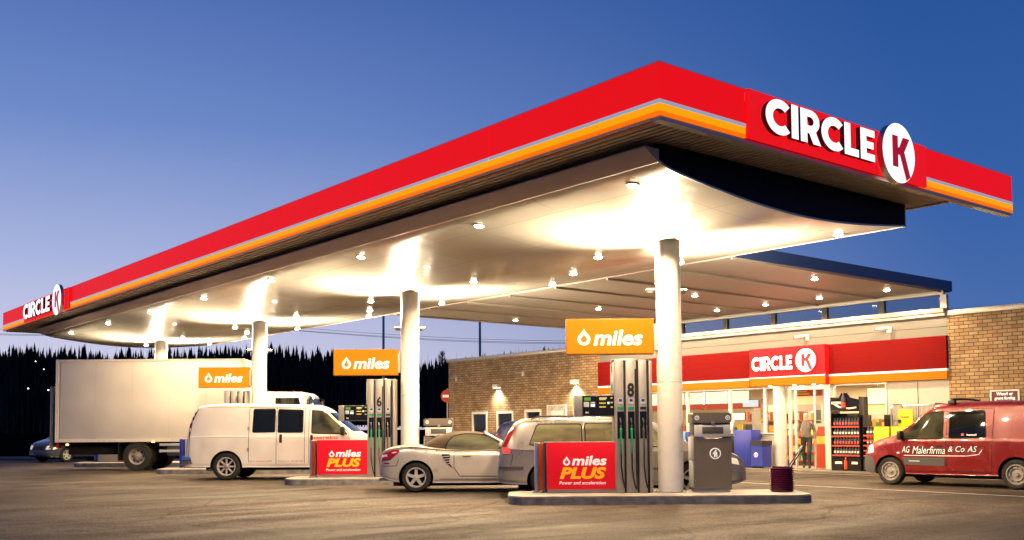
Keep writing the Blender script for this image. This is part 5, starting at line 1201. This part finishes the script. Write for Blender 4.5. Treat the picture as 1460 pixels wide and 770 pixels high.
for sd in (-1, 1):   # side glass and windscreen of the roadster
    a = MB(); yb, yt = sd * .715, sd * .655
    P = soft_poly([(1.42, .90), (2.72, .90), (2.58, 1.00), (2.32, 1.16), (2.12, 1.205), (1.82, 1.215), (1.58, 1.17), (1.46, 1.04)], .06)
    fy = lambda z: yb + (yt - yb) * (z - .93) / .32
    a.add([(x, fy(z) + sd * .022, z) for x, z in P], [tuple(range(len(P)))], 'reflection_tint_glass'); sg = a.build('side_window', mr.o, fix=False)
    b = MB(); cx = sum(p[0] for p in P) / len(P); cz = sum(p[1] for p in P) / len(P)
    b.add([(cx + (x - cx) * 1.05, fy(z) + sd * .012, cz + (z - cz) * 1.15) for x, z in P], [tuple(range(len(P)))], 'wheelwell'); b.build('window_seal', sg, fix=False)
    b = MB(); b.tube([(2.84, sd * .72, .88), (2.55, sd * .69, 1.08), (2.26, sd * .64, 1.235)], .03, 'champagne', 8); b.build('windscreen_pillar', mr.o)
a = MB(); a.tube([(2.26, -.61, 1.24), (2.24, -.3, 1.262), (2.24, .3, 1.262), (2.26, .61, 1.24)], .026, 'champagne', 8); a.build('windscreen_frame', mr.o)
a = MB(); a.grid(lambda u, v: (2.80 + .10 * (1 - (2 * v - 1) ** 2) + (2.27 - 2.80) * u, (-.69 + 1.38 * v) * (1 - .12 * u), .93 + .315 * u), 6, 10, 'carglass'); a.build('windscreen', mr.o)
a = MB(); a.grid(lambda u, v: (.93 + .30 * u, (-.40 + .8 * v) * (1 - .05 * u), 1.045 + .155 * u), 4, 6, 'carglass'); a.build('rear_window', mr.o)
mr.decal('tail_lamp', soft_poly([(.06, .66), (.26, .68), (.46, .86), (.44, .90), (.30, .895), (.10, .82)], .03), 'taillamp', off=.008)
mr.decal('tail_lamp', soft_poly([(-.66, .70), (-.42, .72), (-.42, .86), (-.62, .84)], .03), 'taillamp', ax='x', sides=(-1,), off=.008); mr.decal('tail_lamp', soft_poly([(.66, .70), (.42, .72), (.42, .86), (.62, .84)], .03), 'taillamp', ax='x', sides=(-1,), off=.008)
mr.decal('air_intake', soft_poly([(1.33, .80), (1.52, .80), (1.50, .62), (1.58, .50), (1.45, .60)], .03), 'wheelwell', off=.006)
for k in range(4): mr.decal('intake_slat', [(1.35 + k * .03, .755 - k * .05), (1.50 + k * .01, .765 - k * .05), (1.50 + k * .01, .75 - k * .05), (1.35 + k * .03, .74 - k * .05)], 'champagne', off=.012)
mr.line([(1.60, .90), (1.60, .52), (1.72, .34), (2.62, .33), (2.70, .5), (2.72, .86)]); mr.line([(.04, .55), (.38, .56), (.44, .7)]); mr.line([(1.28, .80), (1.22, .88)]); mr.line([(.62, .95), (.98, .93), (1.58, .90)]); mr.line([(1.30, .28), (2.75, .27)], .012)
mr.decal('fuel_flap', [(1.02 + .04 * cos(q * .7), .86 + .02 * sin(q * .7)) for q in range(9)], 'dusty', off=.006, sides=(-1,))
handle(mr, 1.78, .76, 'champagne', .18); mirror(mr, 2.60, .99, .74, 'champagne', (.12, .16, .10))
mr.decal('side_marker', [(.12, .60), (.24, .60), (.24, .625), (.12, .625)], 'taillamp', off=.008)
mr.decal('head_lamp', soft_poly([(3.35, .70), (3.7, .58), (3.72, .50), (3.5, .56)], .03), 'headlamp', off=.008)
a = MB(); a.box(.3, 3.4, -.6, .6, .13, .24, 'wheelwell'); a.tube([(-.03, -.35, .26), (.2, -.35, .26)], .03, 'chrome', 8); a.build('underbody', mr.o)

# --- silver estate car, facing right
es = Car('estate_car', 'silver grey estate car with large side windows standing right behind the nearest pump', 'car', 4.85,
    [(0, .50), (.03, .80), (.10, 1.05), (.28, 1.36), (.40, 1.455), (.60, 1.50), (1.4, 1.525), (2.4, 1.52), (2.95, 1.475), (3.25, 1.34), (3.62, 1.08), (3.8, .985), (4.3, .90), (4.65, .78), (4.79, .62), (4.85, .42)],
    [(0, .48), (.04, .8), (.12, .94), (.4, .965), (2.5, .93), (3.7, .90), (4.3, .82), (4.7, .66), (4.85, .42)],
    [(0, .34), (.3, .25), (3, .22), (4.4, .22), (4.85, .3)],
    [(0, .70), (.08, .80), (.3, .865), (.9, .885), (3.4, .885), (4.2, .86), (4.6, .77), (4.78, .64), (4.85, .52)],
    [(0, .6), (.35, .64), (2.9, .66), (3.5, .66), (4.4, .7), (4.85, .5)],
    [.95, 3.75], .325, .22, 'silver', K(-3.26, .80 + .885), ANG, 1.02, crown=.05)
es.rims('star')
window(es, [(.62, 1.02), (1.62, 1.00), (1.62, 1.40), (.78, 1.40)], 'reflection_tint_glass', r=.06); window(es, [(1.70, 1.0), (2.46, .98), (2.46, 1.41), (1.70, 1.41)], 'reflection_tint_glass'); window(es, [(2.54, .98), (3.44, .97), (3.22, 1.14), (2.90, 1.36), (2.54, 1.41)], 'reflection_tint_glass')
es.decal('tail_lamp', soft_poly([(.09, .98), (.18, .98), (.36, 1.36), (.27, 1.36)], .02), 'taillamp', off=.009); es.decal('tail_lamp', soft_poly([(.04, .84), (.24, .85), (.24, .96), (.07, .96)], .02), 'taillit', off=.010)
window(es, [(-.58, 1.02), (.58, 1.02), (.50, 1.38), (-.50, 1.38)], ax='x', sides=(-1,), name='rear_window'); window(es, [(-.62, 1.10), (.62, 1.10), (.54, 1.42), (-.54, 1.42)], ax='x', sides=(1,), name='windscreen')
es.decal('tail_lamp', [(-.72, .86), (-.60, .86), (-.60, 1.2), (-.66, 1.2)], 'taillamp', ax='x', sides=(-1,)); es.decal('tail_lamp', [(.72, .86), (.60, .86), (.60, 1.2), (.66, 1.2)], 'taillamp', ax='x', sides=(-1,))
es.decal('bumper_strip', [(.03, .55), (.50, .56), (.50, .60), (.03, .60)], 'darkgrey', off=.012); es.decal('side_strip', [(1.36, .53), (3.3, .52), (3.3, .57), (1.36, .58)], 'darkgrey', off=.012)
for pts in ([(1.66, .35), (1.66, .97)], [(2.5, .3), (2.5, .95)], [(1.28, .66), (1.34, .97)], [(3.5, .34), (3.52, .93)], [(.25, .62), (.3, .8), (.24, .95)]): es.line(pts)
handle(es, 1.72, .84, 'silver', .18); handle(es, 2.56, .83, 'silver', .18); mirror(es, 3.25, 1.02, .84, 'silver', (.10, .2, .14))
es.decal('head_lamp', soft_poly([(4.25, .80), (4.62, .72), (4.66, .60), (4.35, .66)], .03), 'headlamp', off=.009); es.decal('head_lamp', [(-.62, .58), (-.42, .58), (-.42, .72), (-.58, .72)], 'headlamp', ax='x', sides=(1,)); es.decal('head_lamp', [(.62, .58), (.42, .58), (.42, .72), (.58, .72)], 'headlamp', ax='x', sides=(1,))
for sd in (-1, 1): a = MB(); a.tube([(.65, sd * .60, 1.50), (.8, sd * .60, 1.565), (2.7, sd * .60, 1.565), (2.85, sd * .60, 1.49)], .014, 'darkgrey', 6); a.build('roof_rail', es.o)
a = MB(); a.box(.4, 4.4, -.65, .65, .16, .28, 'wheelwell'); a.build('underbody', es.o)

# --- red painter's van, facing along the shop front (away from the camera's right)
def redv():
    sc_ = 1.04; nearX = 7.38
    ang = radians(90 + 2.5)
    c = Car('delivery_van', 'dark red delivery van with white lettering parked in front of the shop', 'van', 4.12,
        [(0, .50), (.02, .95), (.05, 1.4), (.12, 1.66), (.26, 1.76), (.5, 1.785), (1.3, 1.80), (2.2, 1.77), (2.45, 1.70), (2.7, 1.54), (3.08, 1.22), (3.28, 1.10), (3.6, 1.0), (3.9, .86), (4.06, .66), (4.12, .40)],
        [(0, .48), (.03, .9), (.1, 1.02), (2.4, 1.02), (3.2, .98), (3.7, .86), (4.0, .66), (4.12, .4)],
        [(0, .34), (.3, .26), (3.3, .24), (3.9, .25), (4.12, .3)],
        [(0, .76), (.08, .83), (.4, .86), (3.2, .86), (3.7, .82), (3.95, .70), (4.08, .56), (4.12, .46)],
        [(0, .68), (.4, .70), (2.4, .68), (3.0, .64), (3.6, .7), (4.12, .5)],
        [.62, 3.32], .305, .19, 'redvan', (nearX + .86 * sc_, -3.62, 0), ang, sc_, crown=.05, arch=.055)
    c.rims('steel', 'dusty')
    # visible side is the van's left, +y
    window(c, [(2.12, 1.04), (3.12, 1.02), (2.86, 1.28), (2.56, 1.54), (2.14, 1.60)], 'paleglass', name='front_door_window'); window(c, [(1.22, 1.06), (1.98, 1.05), (1.98, 1.58), (1.26, 1.60)], 'carglass', name='rear_side_window', sides=(-1, 1))
    window(c, [(-.60, 1.16), (.60, 1.16), (.55, 1.60), (-.55, 1.60)], ax='x', sides=(1,), name='windscreen'); window(c, [(-.60, 1.05), (.60, 1.05), (.56, 1.58), (-.56, 1.58)], ax='x', sides=(-1,), name='rear_window')
    for pts in ([(2.04, .30), (2.04, 1.62), (2.6, 1.58), (3.2, 1.0), (3.16, .8), (2.98, .32)], [(1.10, .32), (1.06, 1.66), (2.0, 1.64)], [(1.05, .34), (2.98, .33)]): c.line(pts)
    c.line([(.1, .93), (1.95, .93)], .01, 'redvan'); c.line([(.1, 1.08), (1.15, 1.06)], .012, 'redvan')
    c.decal('rub_panel', soft_poly([(2.07, .44), (3.1, .46), (3.0, .62), (2.07, .62)], .015), 'darkgrey', off=.012); c.decal('badge', [(2.62, .525), (2.86, .53), (2.86, .555), (2.62, .55)], 'lightgrey', off=.018, sides=(1,))
    a = MB()
    c.decal('front_bumper', soft_poly([(3.64, .27), (4.02, .27), (4.08, .62), (3.92, .66), (3.72, .60)], .03), 'darkgrey', off=.012, step=.04)
    c.decal('front_bumper', soft_poly([(-.60, .30), (.60, .30), (.62, .62), (-.62, .62)], .03), 'darkgrey', ax='x', sides=(1,), off=.02)
    c.decal('head_lamp', soft_poly([(3.70, .72), (3.90, .68), (3.88, .86), (3.74, .90)], .03), 'headlamp', off=.010); c.decal('side_repeater', [(3.08, .70), (3.14, .70), (3.14, .73), (3.08, .73)], 'signwhite', off=.009)
    handle(c, 2.10, .86, 'black', .14); handle(c, 1.96, .86, 'black', .05)
    mirror(c, 3.02, 1.10, .80, 'black', (.10, .22, .20))
    for x0 in (.42, 1.95):
        a = MB()
        for sd in (-1, 1): a.box(x0 - .05, x0 + .1, min(sd * .60, sd * .70), max(sd * .60, sd * .70), 1.755, 1.84, 'black', .015)
        a.tube([(x0 + .02, -.66, 1.85), (x0 + .02, -.3, 1.87), (x0 + .02, .3, 1.87), (x0 + .02, .66, 1.85)], .022, 'black', 8); a.build('roof_bar', c.o)
    # hand-painted style lettering: dark outline under white letters
    def lt(txt, x_left, x_right, z0, z1):   # as seen from outside the left side: text runs towards the rear
        V, T = text2d(txt, 1, .0, .28)
        for m_, b_, of in (('num', .075, .007), ('signwhite', .0, .011)):
            V, T = text2d(txt, 1, b_ if m_ == 'num' else -.004, .28); V = fit(V, 0, x_left - x_right, z0 - (.012 if m_ == 'num' else 0), z1 + (.012 if m_ == 'num' else 0))
            V = [(x_left - u, v) for u, v in V]; c.decal('lettering', V, m_, sides=(1,), off=of, tris=T)
    lt('AG', 3.02, 2.84, .72, .86); lt('Malerfirma', 2.78, 2.06, .70, .86); lt('&', 1.99, 1.89, .75, .86); lt('Co', 1.83, 1.64, .75, .87); lt('AS', 1.58, 1.38, .75, .87)
    c.line([(2.98, .66), (2.1, .66), (1.6, .665), (1.35, .70), (1.28, .80)], .012, 'signwhite', sides=(1,), name='painted_flourish')
    V, T = text2d('hansel', 1, .02, 0); V = fit(V, 0, .2, 1.09, 1.13); c.decal('window_sticker', [(1.60 - u, v) for u, v in V], 'signwhite', sides=(1,), off=.014, tris=T); c.decal('window_sticker', [(1.66, 1.085), (1.72, 1.085), (1.72, 1.135), (1.66, 1.135)], 'goods0', sides=(1,), off=.014)
    # white painter's blobs left of the wheel arch are a plain paint-splash shape
    c.decal('tail_lamp', soft_poly([(.02, .95), (.10, .95), (.12, 1.45), (.05, 1.45)], .02), 'taillamp', off=.010)
    a = MB(); a.box(.3, 3.7, -.6, .6, .18, .28, 'wheelwell'); a.build('underbody', c.o)
redv()

# --- dark blue car parked towards the shop, seen between the roadster and the estate
def hatch(name, label, m, loc, rz, sc_=1.0, glass='carglass'):
    c = Car(name, label, 'car', 4.2,
        [(0, .50), (.02, .85), (.08, 1.1), (.25, 1.38), (.45, 1.49), (.9, 1.54), (2.0, 1.53), (2.45, 1.46), (2.8, 1.28), (3.15, 1.05), (3.4, .97), (3.8, .86), (4.05, .72), (4.2, .45)],
        [(0, .48), (.05, .88), (.4, .98), (2.5, .94), (3.3, .9), (3.9, .74), (4.2, .45)],
        [(0, .32), (.3, .24), (3.8, .22), (4.2, .3)],
        [(0, .68), (.1, .78), (.4, .85), (3.3, .86), (3.9, .76), (4.12, .62), (4.2, .5)],
        [(0, .6), (.5, .66), (2.6, .64), (3.4, .66), (4.2, .5)], [.75, 3.35], .31, .2, m, loc, rz, sc_, crown=.05)
    c.rims('star')
    window(c, [(.50, 1.02), (1.30, 1.0), (1.30, 1.42), (.72, 1.42)], glass); window(c, [(1.40, 1.0), (2.14, .99), (2.14, 1.43), (1.40, 1.43)], glass); window(c, [(2.22, .99), (3.0, .98), (2.75, 1.18), (2.48, 1.36), (2.22, 1.42)], glass)
    window(c, [(-.58, 1.06), (.58, 1.06), (.52, 1.40), (-.52, 1.40)], glass, ax='x', sides=(-1,), name='rear_window'); window(c, [(-.60, 1.06), (.60, 1.06), (.54, 1.42), (-.54, 1.42)], glass, ax='x', sides=(1,), name='windscreen')
    for pts in ([(1.35, .34), (1.35, .97)], [(2.18, .3), (2.18, .96)], [(3.05, .34), (3.08, .92)]): c.line(pts)
    c.decal('tail_lamp', soft_poly([(.04, .86), (.2, .88), (.22, 1.1), (.09, 1.1)], .02), 'taillamp', off=.009)
    c.decal('head_lamp', soft_poly([(3.62, .78), (3.98, .66), (4.0, .56), (3.7, .64)], .03), 'headlamp', off=.009); c.decal('head_lamp', [(-.66, .58), (-.44, .56), (-.44, .72), (-.62, .76)], 'headlamp', ax='x', sides=(1,)); c.decal('head_lamp', [(.66, .58), (.44, .56), (.44, .72), (.62, .76)], 'headlamp', ax='x', sides=(1,))
    c.decal('grille', [(-.34, .56), (.34, .56), (.36, .70), (-.36, .70)], 'wheelwell', ax='x', sides=(1,)); c.decal('bumper_strip', [(-.7, .42), (.7, .42), (.7, .47), (-.7, .47)], 'darkgrey', ax='x', sides=(1,), off=.01)
    handle(c, 1.42, .86, m, .16); handle(c, 2.25, .85, m, .16); mirror(c, 2.88, 1.03, .82, m, (.1, .18, .13))
    for sd in (-1, 1): a = MB(); a.tube([(.7, sd * .58, 1.52), (.85, sd * .58, 1.57), (2.1, sd * .58, 1.57), (2.3, sd * .58, 1.49)], .013, 'darkgrey', 6); a.build('roof_rail', c.o)
    a = MB(); a.box(.4, 3.8, -.62, .62, .16, .28, 'wheelwell'); a.build('underbody', c.o)
hatch('parked_car', 'dark blue car glimpsed between the roadster and the estate car', 'bluepaint', K(-3.62, 16.4), ANG, 1.04)
hatch('parked_car', 'blue-grey car half hidden behind the rear of the box truck', 'darksilver', K(-21.9, 29.2), ANG + radians(243), 1.0)

# painted lines on the asphalt near the shop
for i, (x0, y0, x1, y1, w) in enumerate(((5.6, 3.2, 5.3, -5.5, .10), (10.9, 10, 10.9, -8, .10))):
    a = MB(); a.add([(x0, y0, .004), (x0 + w, y0, .004), (x1 + w, y1, .004), (x1, y1, .004)], [(0, 1, 2, 3)], 'line'); tag(a.build('lane_marking', smooth=0), kind='structure')
